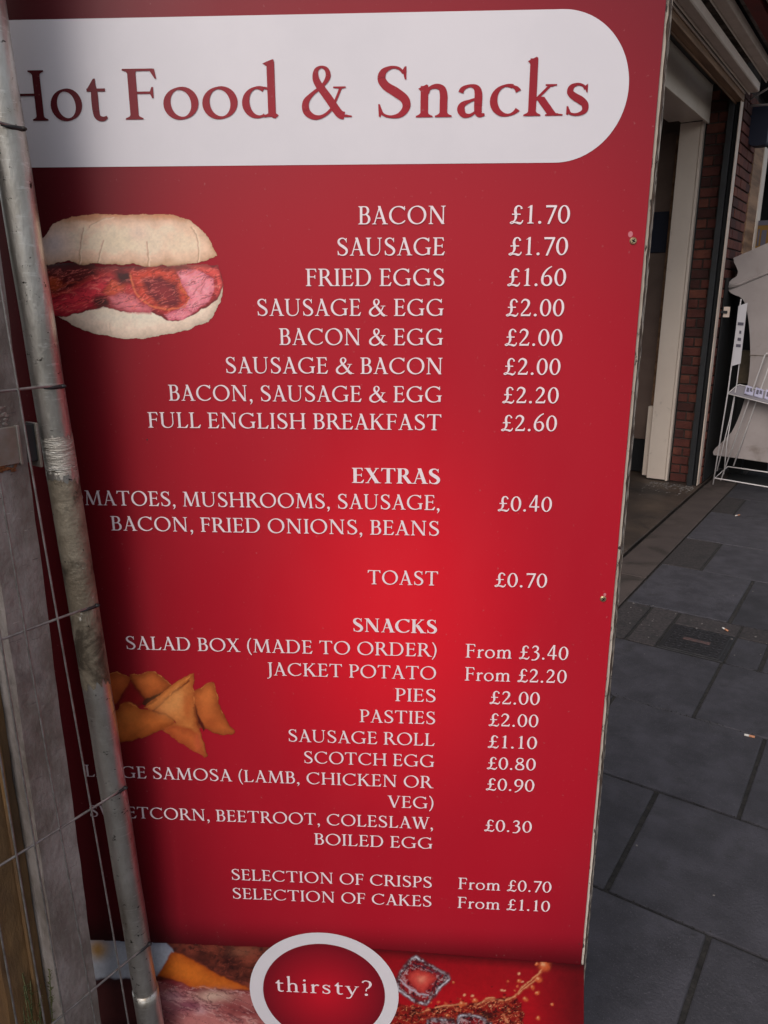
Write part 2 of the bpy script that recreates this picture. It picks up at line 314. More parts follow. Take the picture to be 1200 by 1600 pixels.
# ---------------------------------------------------------------- a small painter for the printed food pictures (flat print)
def vnoise(x, y, seed):
    xi, yi = np.floor(x).astype(int), np.floor(y).astype(int); fx, fy = x-xi, y-yi; fx, fy = fx*fx*(3-2*fx), fy*fy*(3-2*fy)
    def h(a, b):
        n = (a*374761393+b*668265263+seed*982451653) & 0xffffffff; n = ((n ^ (n >> 13))*1274126177) & 0xffffffff; return ((n ^ (n >> 16)) & 0xffff)/65535
    return (h(xi, yi)*(1-fx)+h(xi+1, yi)*fx)*(1-fy)+(h(xi, yi+1)*(1-fx)+h(xi+1, yi+1)*fx)*fy
def fbm(x, y, seed, o=4):
    s = 0; a = .5; t = 0
    for k in range(o): s = s+a*vnoise(x*2**k, y*2**k, seed+k); t += a; a *= .55
    return s/t
class Canvas:
    """colours on a fine grid in picture pixels u, v; goes on the board as flat ink"""
    def __init__(s, u0, u1, v0, v1, step):
        s.U, s.V = np.meshgrid(np.arange(u0, u1+step, step), np.arange(v0, v1+step, step)); s.c = np.zeros(s.U.shape+(3,)); s.a = np.zeros(s.U.shape)
        s.X = s.U+(fbm(s.U/9, s.V/9, 5)-.5)*5; s.Y = s.V+(fbm(s.U/9, s.V/9, 9)-.5)*5
    def sd(s, pts, warp=True):                # signed distance in pixels, positive inside
        X, Y = (s.X, s.Y) if warp else (s.U, s.V); d = np.full(X.shape, 1e9); ins = np.zeros(X.shape, bool)
        for (ax, ay), (bx, by) in zip(pts, list(pts[1:])+[pts[0]]):
            ex, ey = bx-ax, by-ay; wx, wy = X-ax, Y-ay; t = np.clip((wx*ex+wy*ey)/(ex*ex+ey*ey+1e-9), 0, 1)
            d = np.minimum(d, np.hypot(wx-ex*t, wy-ey*t))
            if ay != by: ins ^= ((ay > Y) != (by > Y)) & (X < ex*(Y-ay)/(by-ay)+ax)
        return np.where(ins, d, -d)
    def lay(s, f, col, opaque=True):
        f = np.clip(f, 0, 1)[..., None]; col = np.asarray(col)
        s.c = s.c*(1-f)+col*f
        if opaque: s.a = np.maximum(s.a, f[..., 0])
    def shape(s, pts, dark, light, edge=18, soft=1.2, warp=True, seed=1, ns=14, var=.25, streak=(1, 1)):
        d = s.sd(pts, warp); k = np.clip(d/edge, 0, 1)**.7; n = fbm(s.U/ns*streak[0], s.V/ns*streak[1], seed)
        k = np.clip(k+(n-.5)*2*var, 0, 1)[..., None]; col = np.array(lin(dark))*(1-k)+np.array(lin(light))*k
        s.lay(d/soft+.5, col); return d
    def fibres(s, pts, col, sx, sy, rot, seed, lo=.86, amt=.8):
        c_, q_ = math.cos(rot), math.sin(rot); x, y = s.X*c_+s.Y*q_, -s.X*q_+s.Y*c_; r_ = 1-np.abs(2*fbm(x/sx, y/sy, seed, 4)-1)
        m_ = np.clip(s.sd(pts)/2.5, 0, 1); s.lay(np.clip((r_-lo)/(1-lo), 0, 1)*amt*m_*1.4, lin(col), False)
    def line(s, pts, w, col, soft=1.5, amt=1, warp=True, brk=0):
        X, Y = (s.X, s.Y) if warp else (s.U, s.V); d = np.full(X.shape, 1e9)
        for (ax, ay), (bx, by) in zip(pts, pts[1:]):
            ex, ey = bx-ax, by-ay; wx, wy = X-ax, Y-ay; t = np.clip((wx*ex+wy*ey)/(ex*ex+ey*ey+1e-9), 0, 1); d = np.minimum(d, np.hypot(wx-ex*t, wy-ey*t))
        if brk: amt = amt*np.clip((fbm(s.U/7, s.V/7, int(pts[0][0])+brk)-.42)*5, 0, 1)
        s.lay(np.clip((w/2-d)/soft+.5, 0, 1)*amt, lin(col), False)
    def blob(s, u, v, ru, rv, col, amt=1, p=2, opaque=False, rot=0):
        c, q = math.cos(rot), math.sin(rot); x, y = (s.X-u), (s.Y-v); x, y = (x*c+y*q)/ru, (-x*q+y*c)/rv
        s.lay(np.exp(-(x*x+y*y)**(p/2))*amt, lin(col), opaque)
    def grain(s, amt=.16, seed=90):
        g = (fbm(s.U/3.2, s.V/3.2, seed, 3)-.5)*amt*2+(fbm(s.U/16, s.V/16, seed+7, 3)-.5)*amt*1.6
        s.c = np.clip(s.c*(1+g[..., None]), 0, 1)
    def put(s, name, m, parent, lift, label=None, cut=.5):
        x, y = (s.U-600)/F_PX, (800-s.V)/F_PX; ry, rz, yw = math.cos(PITCH)+y*math.sin(PITCH), -math.sin(PITCH)+y*math.cos(PITCH), R(3.1234)
        k = 1.1*math.cos(yw)/(x*math.sin(yw)+ry*math.cos(yw)); a = k*x*math.cos(yw)-(k*ry-1.1)*math.sin(yw); z = EYE+k*rz
        h, w = s.U.shape; keep = s.a > cut
        q = keep[:-1, :-1] & keep[1:, :-1] & keep[:-1, 1:] & keep[1:, 1:]
        I, J = np.nonzero(q); idx = np.arange(h*w).reshape(h, w)
        F = np.stack([idx[I+1, J], idx[I+1, J+1], idx[I, J+1], idx[I, J]], 1)
        used = np.unique(F); rm = np.full(h*w, -1); rm[used] = np.arange(len(used)); F = rm[F]
        V = np.stack([a.ravel()[used], np.full(len(used), -lift), z.ravel()[used]], 1)
        me = bpy.data.meshes.new(name); me.vertices.add(len(V)); me.vertices.foreach_set('co', V.ravel())
        me.loops.add(F.size); me.loops.foreach_set('vertex_index', F.ravel().astype(np.int32)); me.polygons.add(len(F))
        me.polygons.foreach_set('loop_start', np.arange(0, F.size, 4, dtype=np.int32)); me.update(calc_edges=True)
        ca = me.color_attributes.new('ink', 'FLOAT_COLOR', 'POINT')
        col = np.concatenate([s.c.reshape(-1, 3)[used], np.ones((len(used), 1))], 1); ca.data.foreach_set('color', col.ravel().astype(np.float32))
        me.materials.append(m); o = link(name, me, parent)
        if label: o['label'] = label
        return o
# ================================================================ the menu board
def red_print():
    m = bpy.data.materials.new('printed_red_gradient'); m.use_nodes = True; N = m.node_tree.nodes; L = m.node_tree.links; b = N['Principled BSDF']
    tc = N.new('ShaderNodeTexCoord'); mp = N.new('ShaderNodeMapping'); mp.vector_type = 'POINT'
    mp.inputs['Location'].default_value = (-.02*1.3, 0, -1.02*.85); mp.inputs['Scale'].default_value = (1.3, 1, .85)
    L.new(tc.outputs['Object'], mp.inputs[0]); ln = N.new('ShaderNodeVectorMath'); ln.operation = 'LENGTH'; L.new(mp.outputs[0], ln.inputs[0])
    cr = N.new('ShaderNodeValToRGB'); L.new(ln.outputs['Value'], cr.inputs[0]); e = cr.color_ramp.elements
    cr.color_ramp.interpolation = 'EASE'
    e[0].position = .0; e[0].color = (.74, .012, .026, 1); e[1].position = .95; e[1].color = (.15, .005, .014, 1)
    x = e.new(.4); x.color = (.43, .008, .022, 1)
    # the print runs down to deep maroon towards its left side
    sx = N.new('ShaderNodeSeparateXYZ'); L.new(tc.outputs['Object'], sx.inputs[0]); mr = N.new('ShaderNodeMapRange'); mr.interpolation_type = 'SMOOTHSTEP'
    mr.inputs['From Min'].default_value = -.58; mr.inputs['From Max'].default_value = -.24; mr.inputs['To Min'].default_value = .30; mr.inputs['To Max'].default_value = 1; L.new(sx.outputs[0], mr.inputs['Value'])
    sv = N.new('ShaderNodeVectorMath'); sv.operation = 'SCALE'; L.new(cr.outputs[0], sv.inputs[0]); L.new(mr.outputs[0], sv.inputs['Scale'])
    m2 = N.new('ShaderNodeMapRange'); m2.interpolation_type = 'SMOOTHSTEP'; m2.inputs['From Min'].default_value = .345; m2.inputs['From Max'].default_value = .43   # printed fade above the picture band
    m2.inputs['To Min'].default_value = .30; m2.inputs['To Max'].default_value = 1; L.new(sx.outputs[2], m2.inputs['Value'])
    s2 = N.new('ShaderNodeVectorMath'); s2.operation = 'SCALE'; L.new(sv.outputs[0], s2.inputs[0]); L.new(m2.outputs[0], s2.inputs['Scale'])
    n7 = N.new('ShaderNodeTexNoise'); n7.inputs['Scale'].default_value = 170; n7.inputs['Detail'].default_value = 5; L.new(tc.outputs['Object'], n7.inputs['Vector'])   # dust and rubbed specks
    r7 = N.new('ShaderNodeMapRange'); r7.inputs['From Min'].default_value = .66; r7.inputs['From Max'].default_value = .80; r7.inputs['To Max'].default_value = .4; L.new(n7.outputs['Fac'], r7.inputs['Value'])
    x7 = N.new('ShaderNodeMix'); x7.data_type = 'RGBA'; L.new(r7.outputs[0], x7.inputs['Factor']); L.new(s2.outputs[0], [i for i in x7.inputs if i.name == 'A' and i.type == 'RGBA'][0])
    [i for i in x7.inputs if i.name == 'B' and i.type == 'RGBA'][0].default_value = (.42, .22, .22, 1); L.new([o for o in x7.outputs if o.type == 'RGBA'][0], b.inputs['Base Color'])
    b.inputs['Specular IOR Level'].default_value = .30
    n6 = N.new('ShaderNodeTexNoise'); n6.inputs['Scale'].default_value = 9; n6.inputs['Detail'].default_value = 7; mp6 = N.new('ShaderNodeMapping'); mp6.inputs['Scale'].default_value = (1, 1, .35); L.new(tc.outputs['Object'], mp6.inputs[0]); L.new(mp6.outputs[0], n6.inputs['Vector'])
    r6 = N.new('ShaderNodeMapRange'); r6.inputs['From Min'].default_value = .35; r6.inputs['From Max'].default_value = .65; r6.inputs['To Min'].default_value = .36; r6.inputs['To Max'].default_value = .50; L.new(n6.outputs['Fac'], r6.inputs['Value']); L.new(r6.outputs[0], b.inputs['Roughness'])
    # satin vinyl is never quite flat
    n = N.new('ShaderNodeTexNoise'); n.inputs['Scale'].default_value = 5; n.inputs['Detail'].default_value = 2; L.new(tc.outputs['Object'], n.inputs['Vector'])
    bp = N.new('ShaderNodeBump'); bp.inputs['Strength'].default_value = .03; bp.inputs['Distance'].default_value = .004; L.new(n.outputs['Fac'], bp.inputs['Height']); L.new(bp.outputs[0], b.inputs['Normal'])
    return m
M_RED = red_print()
M_WHITE = mat('white_vinyl', (.70, .655, .70), .42, var=(.66, .62, .665), scale=6)
M_INK = mat('letter_white', (.86, .72, .76), .5)
M_PRINT = print_mat('printed_food', .32)
M_PLY = mat('weathered_ply', (.58, .50, .44), .85, var=(.36, .30, .25), scale=30, stretch=(1, 1, .12), chips=(((.04, .03, .026), 160, (1, 1, .22), .58, .64),), dirt=(.10, .08, .07), dscale=22, dlo=.58, dhi=.66, bump=.8, bscale=90)
M_PLYD = mat('dark_ply', (.075, .045, .032), .9, var=(.05, .035, .03), scale=40, stretch=(1, 1, .15), bump=.8)
M_PLYG = mat('grey_ply', (.36, .33, .31), .9, var=(.11, .10, .095), scale=40, stretch=(1, 1, .15), bump=.8)
M_BRASS = mat('screw_brass', (.62, .50, .30), .35, metal=.85, var=(.40, .31, .18), scale=200)
M_DARK = mat('recess_black', (.01, .009, .008), .9)

board = empty('menu_board', (0, 1.1, 0), -R(3.1234))
tag(board, 'tall red hot food menu board with white lettering and a plywood edge', 'menu board')
BX0, BX1, BZ0, BZ1 = -.575, .353, .03, 2.14
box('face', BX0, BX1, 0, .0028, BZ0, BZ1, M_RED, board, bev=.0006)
for k, (m, w, y) in enumerate(((M_PLY, .0046, .003), (M_PLYD, .0026, .0058), (M_PLYG, .0014, .0085), (M_PLYD, .0012, .0106), (M_PLY, .0012, .0128), (M_PLYD, .0011, .0152), (M_PLYG, .0010, .0176))):
    x = BX1+sum((.0046, .0026, .0014, .0012, .0012, .0011, .0010)[:k+1])
    # each veneer: a strip with a chewed outer edge
    vs, fs, n = [], [], 220
    for i in range(n+1):
        z = BZ0+(BZ1-BZ0)*i/n; j = x+random.uniform(-.0005, .0004)-(random.random() < .04)*.0012
        vs += [(BX0+.004, y, z), (j, y, z), (j, y+.0021, z), (BX0+.004, y+.0021, z)]
        if i:
            a, b = (i-1)*4, i*4
            fs += [(a, a+1, b+1, b), (a+1, a+2, b+2, b+1), (a+2, a+3, b+3, b+2), (a+3, a, b, b+3)]
    fs += [(0, 3, 2, 1), (n*4, n*4+1, n*4+2, n*4+3)]
    mesh('plywood_ply', vs, fs, m, board)
for x in (-.5, .22): box('batten', x, x+.05, .021, .062, BZ0, BZ1, M_PLYG, board, bev=.002)

def sheet(name, pts, lift, m, parent=board, hole=None, label=None):
    y0, y1 = -lift, -lift+.0002; n = len(pts)
    if hole:
        vs = [(x, y0, z) for x, z in pts]+[(x, y0, z) for x, z in hole]; fs = [(i, (i+1) % n, n+(i+1) % n, n+i) for i in range(n)]
    else:
        vs = [(x, y0, z) for x, z in pts]+[(x, y1, z) for x, z in pts]; fs = [tuple(range(n))]+[(i, n+i, n+(i+1) % n, (i+1) % n) for i in range(n)]
    o = mesh(name, vs, fs, m, parent)
    if label: o['label'] = label
    return o
zc, rr = 1.7622, .0888
sheet('white_banner', [(BX0+.001, zc-rr), (.226, zc-rr)]+[(.226+rr*math.cos(a), zc+rr*math.sin(a)) for a in np.linspace(-math.pi/2, math.pi/2, 60)[1:-1]]+[(.226, zc+rr), (BX0+.001, zc+rr)],
      .0004, M_WHITE, label='white banner strip with a rounded right end')
# title
TT, TN = 15.2, 4.8
for txt, a0, a1, z in (('Hot', -.5170, -.3705, 1.7312), ('Food', -.3465, -.1395, 1.7312), ('&', -.1085, -.0425, 1.7310), ('Snacks', -.0085, .2655, 1.7295)):
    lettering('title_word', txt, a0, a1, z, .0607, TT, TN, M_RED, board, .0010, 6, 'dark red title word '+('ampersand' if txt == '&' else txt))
# menu lines: (text, left end) all ranged right at .0836; rows 40.4 mm apart
ROW = lambda k: 1.5980-.04036*k
for k, txt, a0, T in ((0, 'BACON', -.0351, 13), (1, 'SAUSAGE', -.0641, 13), (2, 'FRIED EGGS', -.1095, 13), (3, 'SAUSAGE & EGG', -.1793, 13), (4, 'BACON & EGG', -.1499, 13), (5, 'SAUSAGE & BACON', -.2291, 13),
        (6, 'BACON, SAUSAGE & EGG', -.3170, 13), (7, 'FULL ENGLISH BREAKFAST', -.3514, 13), (9, 'EXTRAS', -.0481, 19), (10, 'TOMATOES, MUSHROOMS, SAUSAGE,', -.5105, 13), (11, 'BACON, FRIED ONIONS, BEANS', -.4238, 13),
        (13, 'TOAST', -.0252, 13), (15, 'SNACKS', -.0489, 19), (16, 'SALAD BOX (MADE TO ORDER)', -.4184, 13), (17, 'JACKET POTATO', -.1900, 13), (18, 'PIES', .0182, 13), (19, 'PASTIES', -.0397, 13),
        (20, 'SAUSAGE ROLL', -.1585, 13), (21, 'SCOTCH EGG', -.1335, 13), (22, 'LARGE SAMOSA (LAMB, CHICKEN OR', -.5132, 13), (23, 'VEG)', .0058, 13), (24, 'SWEETCORN, BEETROOT, COLESLAW,', -.5136, 13),
        (25, 'BOILED EGG', -.1210, 13), (27, 'SELECTION OF CRISPS', -.2697, 13), (28, 'SELECTION OF CAKES', -.2699, 13)):
    lettering('menu_line', txt, a0, .0836, ROW(k), .0231, T, 5.4, M_INK, board, .0010, 5, 'white lettering reading '+txt.replace(',', '').replace('(', '').replace(')', ''))
for k, txt in ((0, '£1.70'), (1, '£1.70'), (2, '£1.60'), (3, '£2.00'), (4, '£2.00'), (5, '£2.00'), (6, '£2.20'), (7, '£2.60'), (10, '£0.40'), (13, '£0.70'), (16, 'From £3.40'), (17, 'From £2.20'), (18, '£2.00'), (19, '£2.00'),
        (20, '£1.10'), (21, '£0.80'), (22, '£0.90'), (24, '£0.30'), (27, 'From £0.70'), (28, 'From £1.10')):
    a0, a1 = (.1296, .2902) if 'F' in txt else (.1704, .2502)
    lettering('price', txt, a0, a1, ROW(k), .0236, 12.5, 5.6, M_INK, board, .0010, 6, 'white price reading '+txt)

# ---- printed pictures
def poly(z, x0, y0, s): return [(x0+x/s, y0+y/s) for x, y in z]
# bacon roll
c = Canvas(46, 362, 322, 542, .75); B = lambda *z: poly(z, 40, 310, 3.529)
c.shape(B((60,450),(90,560),(150,630),(190,660),(260,700),(340,735),(440,760),(530,775),(640,775),(760,755),(860,738),(960,700),(1010,685),(1030,655),(1080,570),(1092,500),(1085,440),(1040,400),(900,420),(300,420),(60,420)), (176,160,142), (222,206,186), 20, seed=3)
c.line(B((465,690),(470,755)), 1.5, (176,158,138), 2, .5); c.blob(*B((640,650))[0], 60, 9, (232,220,202), .5)
c.shape(B((60,380),(1060,365),(1083,430),(1090,480),(1060,560),(1000,600),(900,655),(830,680),(760,665),(690,625),(560,632),(430,598),(330,625),(200,655),(130,650),(60,600)), (96,22,30), (178,52,52), 16, seed=8, ns=9, var=.4)
c.shape(B((70,365),(250,355),(380,365),(395,420),(330,450),(250,500),(160,520),(80,520)), (44,12,14), (84,22,24), 8, 9, seed=2, ns=7, var=.6)
c.shape(B((125,420),(190,430),(215,480),(165,520),(125,510)), (110,36,24), (168,68,38), 6, 9, seed=4)
c.shape(B((120,640),(120,560),(250,520),(330,470),(420,430),(480,425),(520,470),(500,520),(420,560),(350,610),(220,650)), (132,22,40), (202,52,66), 14, 2, seed=21, ns=7, var=.5, streak=(.6, 1.8))
c.shape(B((420,520),(470,440),(560,470),(540,540),(470,550)), (146,44,34), (196,80,54), 8, 6, seed=9, ns=6, var=.5)
c.shape(B((490,400),(570,405),(590,470),(520,470)), (40,12,16), (60,18,22), 5, 9, seed=2); c.shape(B((385,545),(450,545),(470,590),(400,600),(370,570)), (44,12,16), (60,18,20), 5, 8)
c.shape(B((455,545),(520,515),(600,530),(650,580),(700,600),(690,635),(560,630),(480,600)), (160,66,76), (206,116,124), 12, 5, seed=14, ns=7, var=.45)
c.shape(B((565,400),(700,375),(820,385),(850,440),(900,540),(890,600),(790,625),(690,600),(620,530)), (150,42,36), (196,70,52), 9, 2, seed=6, ns=8)
c.shape(B((640,440),(740,430),(830,470),(860,560),(830,600),(740,590),(680,540)), (78,18,28), (128,36,42), 16, 8, seed=7, ns=8, var=.4)
c.line(B((575,420),(610,520),(680,590),(790,612),(880,600),(905,540)), 3.2, (208,112,74), 2, .8); c.line(B((850,420),(860,500),(905,545)), 5, (200,98,60), 3, .8)
c.shape(B((830,400),(900,385),(980,400),(1040,440),(1048,500),(1010,570),(940,620),(870,670),(790,670),(760,640),(880,600),(905,545),(865,480)), (186,92,110), (222,142,154), 14, 2, seed=17, ns=9, var=.4)
c.line(B((1000,440),(950,490),(925,530)), 2, (150,60,74), 2, .8); c.line(B((985,470),(960,520)), 1.4, (160,66,80), 2, .7); c.line(B((905,640),(840,650)), 2.5, (232,150,160), 3, .6)
c.shape(B((860,375),(1000,362),(1070,400),(1085,480),(1055,550),(1040,510),(1040,440),(960,400)), (150,38,46), (204,78,72), 6, 2, seed=13)
c.line(B((1046,420),(1052,500)), 1.5, (116,22,32), 2, .8)
c.shape(B((45,330),(60,270),(95,215),(150,140),(250,100),(400,85),(560,90),(700,85),(820,90),(900,115),(960,160),(1010,215),(1040,270),(1056,316),(1000,345),(940,360),(850,372),(760,368),(690,377),(600,362),(480,368),(400,358),(300,368),(240,345),(150,362),(100,368),(50,368)), (176,138,106), (228,202,178), 26, seed=31, ns=22, var=.32); c.lay(np.clip(1-(c.V-334)/15, 0, 1)*.75*(c.sd(B((45,330),(60,270),(95,215),(150,140),(250,100),(400,85),(560,90),(700,85),(820,90),(900,115),(960,160),(1010,215),(1040,270),(1056,316),(600,365),(50,368))) > 0)*np.clip(fbm(c.U/14, c.V/6, 3)*1.5, 0, 1), lin((172, 110, 70)), False)
for p, q, r_, col, a in (((150,250),26,24,(190,186,190),.7), ((480,90),30,4,(176,112,70),.8), ((760,92),36,5,(184,128,88),.75), ((330,110),26,5,(168,112,76),.7), ((520,230),40,22,(230,206,176),.6), ((620,190),14,12,(196,182,168),.5), ((880,260),30,26,(226,200,170),.5)): c.blob(*B(p)[0], q, r_, col, a)
for l in (((318,165),(308,230),(300,300),(295,362)), ((350,160),(400,130),(480,105)), ((672,240),(676,300),(672,372)), ((915,160),(940,200),(955,280),(948,355)), ((430,230),(410,300),(398,350))):
    c.line(B(*l), 1.8, (146,110,82), 2.2, .7); c.line([(x+2.2, y) for x, y in B(*l)], 1.8, (236,218,194), 2, .5)
for k in range(26):                       # rinds and streaks in the rashers
    u, v = 70+k*10.4+random.uniform(-5, 5), random.uniform(425, 478); w_ = random.uniform(8, 22); sl = random.uniform(-.5, .15)
    c.a0 = c.sd(B((60,385),(1060,375),(1075,430),(1080,480),(1050,555),(990,595),(900,640),(830,668),(760,655),(690,620),(560,622),(430,590),(330,615),(200,645),(60,600))) if k == 0 else c.a0
    keep = c.c.copy(); c.line([(u, v), (u+w_*.5, v+w_*sl*.5-1.5), (u+w_, v+w_*sl)], random.uniform(1, 2.2), random.choice(((214,110,96), (226,140,130), (110,22,30), (90,18,26), (200,84,60))), 2.5, .55)
    m_ = (c.a0 > 1)[..., None]; c.c = np.where(m_, c.c, keep)
for l_ in (((70,380),(400,372),(700,388),(1020,372)),): c.line(B(*l_), 5, (60,14,18), 8, .55)
RB = B((60,385),(1060,375),(1075,430),(1080,480),(1050,555),(990,595),(900,640),(830,668),(760,655),(690,620),(560,622),(430,590),(330,615),(200,645),(60,600))
c.fibres(RB, (228,120,110), 30, 6, -.35, 61, .93, .4); c.fibres(RB, (84,12,22), 30, 8, -.3, 67, .93, .5); c.fibres(B((830,400),(1040,440),(1010,570),(870,670),(790,660),(905,545)), (236,178,182), 18, 5, -.9, 71, .92, .35)
c.c = np.clip(c.c*np.array((1.36, 1.24, 1.24)), 0, .95); c.grain(.12); c.put('bacon_roll_picture', M_PRINT, board, .0005, 'printed picture of a white roll filled with bacon')
# samosas
c = Canvas(150, 372, 1042, 1188, .75); S = lambda *z: poly(z, 130, 1020, 4.444)
c.shape(S((60,160),(185,140),(230,128),(300,150),(330,165),(320,230),(270,290),(235,350),(150,380),(60,330)), (120,50,22), (184,92,44), 14, seed=3)
c.shape(S((320,145),(420,140),(450,126),(500,128),(560,170),(620,220),(560,270),(480,310),(430,320),(380,270),(330,190)), (112,50,20), (178,94,44), 13, seed=5)
c.shape(S((430,320),(480,300),(560,268),(500,330),(440,370),(390,345)), (36,16,14), (56,22,16), 5, 3)
c.shape(S((330,185),(430,320),(400,370),(240,385),(235,340),(290,260)), (98,12,18), (124,18,26), 8, 3)
c.shape(S((760,260),(820,235),(870,205),(912,198),(925,260),(945,340),(970,410),(1010,480),(1060,545),(1040,572),(960,572),(900,550),(850,530),(800,520),(770,400)), (132,62,28), (190,104,52), 16, seed=7)
c.shape(S((770,340),(800,420),(850,525),(840,560),(800,480)), (50,12,14), (80,20,18), 4, 3)
c.shape(S((150,400),(230,400),(250,360),(290,338),(340,350),(400,390),(470,400),(560,420),(620,455),(640,490),(560,530),(420,590),(320,615),(260,625),(150,600)), (138,66,24), (192,106,48), 18, seed=11)
c.shape(S((440,395),(520,330),(600,240),(680,190),(730,160),(768,136),(770,200),(768,260),(775,380),(800,500),(835,600),(865,715),(845,728),(760,680),(640,600),(540,530),(620,500),(640,480),(570,425)), (152,74,34), (206,132,70), 20, seed=13, ns=12, var=.3)
c.shape(S((410,385),(520,300),(640,205),(700,165),(768,136),(740,195),(640,260),(560,330),(480,400)), (150,76,34), (202,124,62), 7, seed=15)
c.line(S((740,195),(640,262),(560,335),(490,405)), 2, (92,32,16), 2, .85); c.line(S((480,404),(570,425),(640,482)), 2, (96,36,18), 2, .8); c.line(S((415,380),(480,350),(510,318)), 2, (84,26,14), 3, .7)
c.blob(*S((610,370))[0], 22, 16, (214,152,92), .7); c.blob(*S((720,350))[0], 8, 14, (178,82,34), .6); c.blob(*S((640,430))[0], 12, 8, (214,140,78), .5)
c.shape(S((560,530),(640,500),(740,520),(800,560),(845,728),(740,670),(640,600)), (150,66,32), (186,96,50), 12, 5, seed=19)
for l_ in (((185,140),(230,128),(300,150)), ((340,140),(420,138),(450,126),(500,128),(560,170),(618,218)), ((820,235),(870,205),(912,198),(925,260),(945,340),(970,410)), ((240,380),(290,338),(340,350),(400,388)), ((560,330),(640,245),(740,165)), ((768,140),(770,200),(768,260),(772,340))):
    c.line([(u, v+1) for u, v in S(*l_)], 1.6, (232,160,92), 2.2, .6, brk=3)
for l_ in (((260,625),(420,590),(560,532)), ((770,380),(800,500),(835,600),(862,712)), ((840,528),(900,552),(960,572)), ((330,190),(380,270),(430,320))): c.line(S(*l_), 2.2, (86,34,14), 3, .6)
for p, ru, rv, col, a in (((660,300),10,12,(226,164,100),.5), ((860,300),12,16,(214,128,66),.5), ((320,440),16,12,(208,126,58),.5), ((450,190),16,8,(206,118,60),.5), ((250,200),10,12,(196,104,52),.5), ((800,620),6,16,(206,98,66),.5), ((900,480),12,10,(150,66,30),.5), ((720,420),6,10,(170,76,34),.5)): c.blob(*S(p)[0], ru, rv, col, a)
c.c = np.clip(c.c*np.array((1.12, 1.0, .95)), 0, .9); c.grain(.1); c.put('samosa_picture', M_PRINT, board, .0005, 'printed picture of golden fried samosas')
# bottom picture band: fried breakfast on the left, cola splash on the right
c = Canvas(118, 912, 1462, 1660, 1.1)
top = np.interp(c.U, (118, 150, 380, 600, 898, 912), (1467, 1468, 1478, 1483, 1506, 1507)); c.a = ((c.V > top)*1.0)
Q = lambda *z: poly(z, 130, 1420, 3.429); Z = lambda *z: poly(z, 600, 1460, 3.75)
c.c[:] = lin((60, 22, 18)); n = fbm(c.U/30, c.V/22, 40, 5)
c.lay((n-.35)*2, lin((134, 60, 44))); c.lay((fbm(c.U/12, c.V/12, 44)-.6)*4, lin((38, 14, 14)))
c.shape(Q((-100,150),(60,160),(360,178),(440,180),(475,210),(498,260),(495,300),(450,330),(400,360),(300,390),(-100,400)), (150,152,172), (196,200,212), 14, 2, seed=4)
c.blob(*Q((80,215))[0], 16, 14, (196,140,40), .9)
c.shape(Q((-60,380),(120,370),(260,372),(330,400),(340,640),(-60,640)), (50,22,26), (84,40,40), 20, 4)
c.shape(Q((400,360),(470,230),(530,240),(640,300),(760,370),(900,430),(760,440),(600,425),(480,380)), (176,76,20), (216,112,34), 16, 3, seed=6)
c.shape(Q((380,385),(480,380),(600,425),(720,430),(900,440),(960,520),(980,620),(980,840),(380,840)), (126,36,44), (196,120,116), 30, 3, seed=23, ns=18, var=.6, streak=(.6, 1.5))
for p, ru, rv, col, a in (((700,470),30,9,(224,190,170),.8), ((630,545),9,6,(226,176,176),.8), ((480,470),22,10,(176,128,140),.7), ((560,520),34,10,(120,60,92),.6), ((820,540),30,16,(118,20,28),.7), ((450,560),26,12,(112,46,70),.6), ((780,240),12,24,(52,12,14),.8), ((850,230),20,8,(150,92,70),.6)): c.blob(*Q(p)[0], ru, rv, col, a)
# right half
d = (c.U > 560)*1.0; c.lay(d*(c.a > 0), lin((150, 12, 24)))
g = np.clip(1-np.hypot((c.U-730)/190, (c.V-1590)/95), 0, 1)*d; c.lay(g*1.1, lin((186, 14, 26)))
e = d*np.clip((c.U-830)/70, 0, 1)*.75; c.lay(e, lin((84, 8, 16))); c.lay(d*np.clip(1-(c.V-top)/16, 0, 1)*.8, lin((46, 4, 9)))
c.shape(Z((-60,440),(60,400),(140,420),(200,455),(300,430),(420,405),(520,400),(600,385),(700,370),(760,360),(800,400),(820,470),(800,560),(800,760),(-60,760)), (84,10,14), (150,28,24), 12, 3, seed=33, ns=6, var=.7)
c.lay((fbm(c.U/5, c.V/4, 61)-.68)*7*d*(c.sd(Z((-60,420),(760,360),(820,480),(800,760),(-60,760))) > 0), lin((216, 132, 84)), False)
c.lay((fbm(c.U/6, c.V/5, 77)-.62)*7*d*(c.sd(Z((-60,440),(760,380),(820,480),(800,760),(-60,760))) > 0), lin((50, 10, 12)), False)
for l in (((760,370),(800,320),(860,270),(905,235),(925,210),(945,170)), ((780,350),(850,300),(890,270)), ((765,365),(700,390),(600,385),(530,425)), ((600,380),(650,375)), ((300,435),(380,420),(480,405)), ((700,470),(720,510),(735,540)), ((270,440),(200,462))):
    c.line(Z(*l), 4.2, (176,74,46), 2.5, .9); c.line([(x, y-1) for x, y in Z(*l)], 1.5, (232,166,120), 1.8, .8)
for k in range(70):                       # flying drops
    t_ = random.random(); u = 640+t_*215+random.gauss(0, 6); v = 1572-max(0, t_-.55)*150+random.gauss(0, 7+8*t_); r_ = random.uniform(.6, 1.9)
    c.blob(u, v, r_*1.5, r_*1.2, random.choice(((206,96,60), (150,40,30), (236,170,130), (96,14,16))), .9, 4)
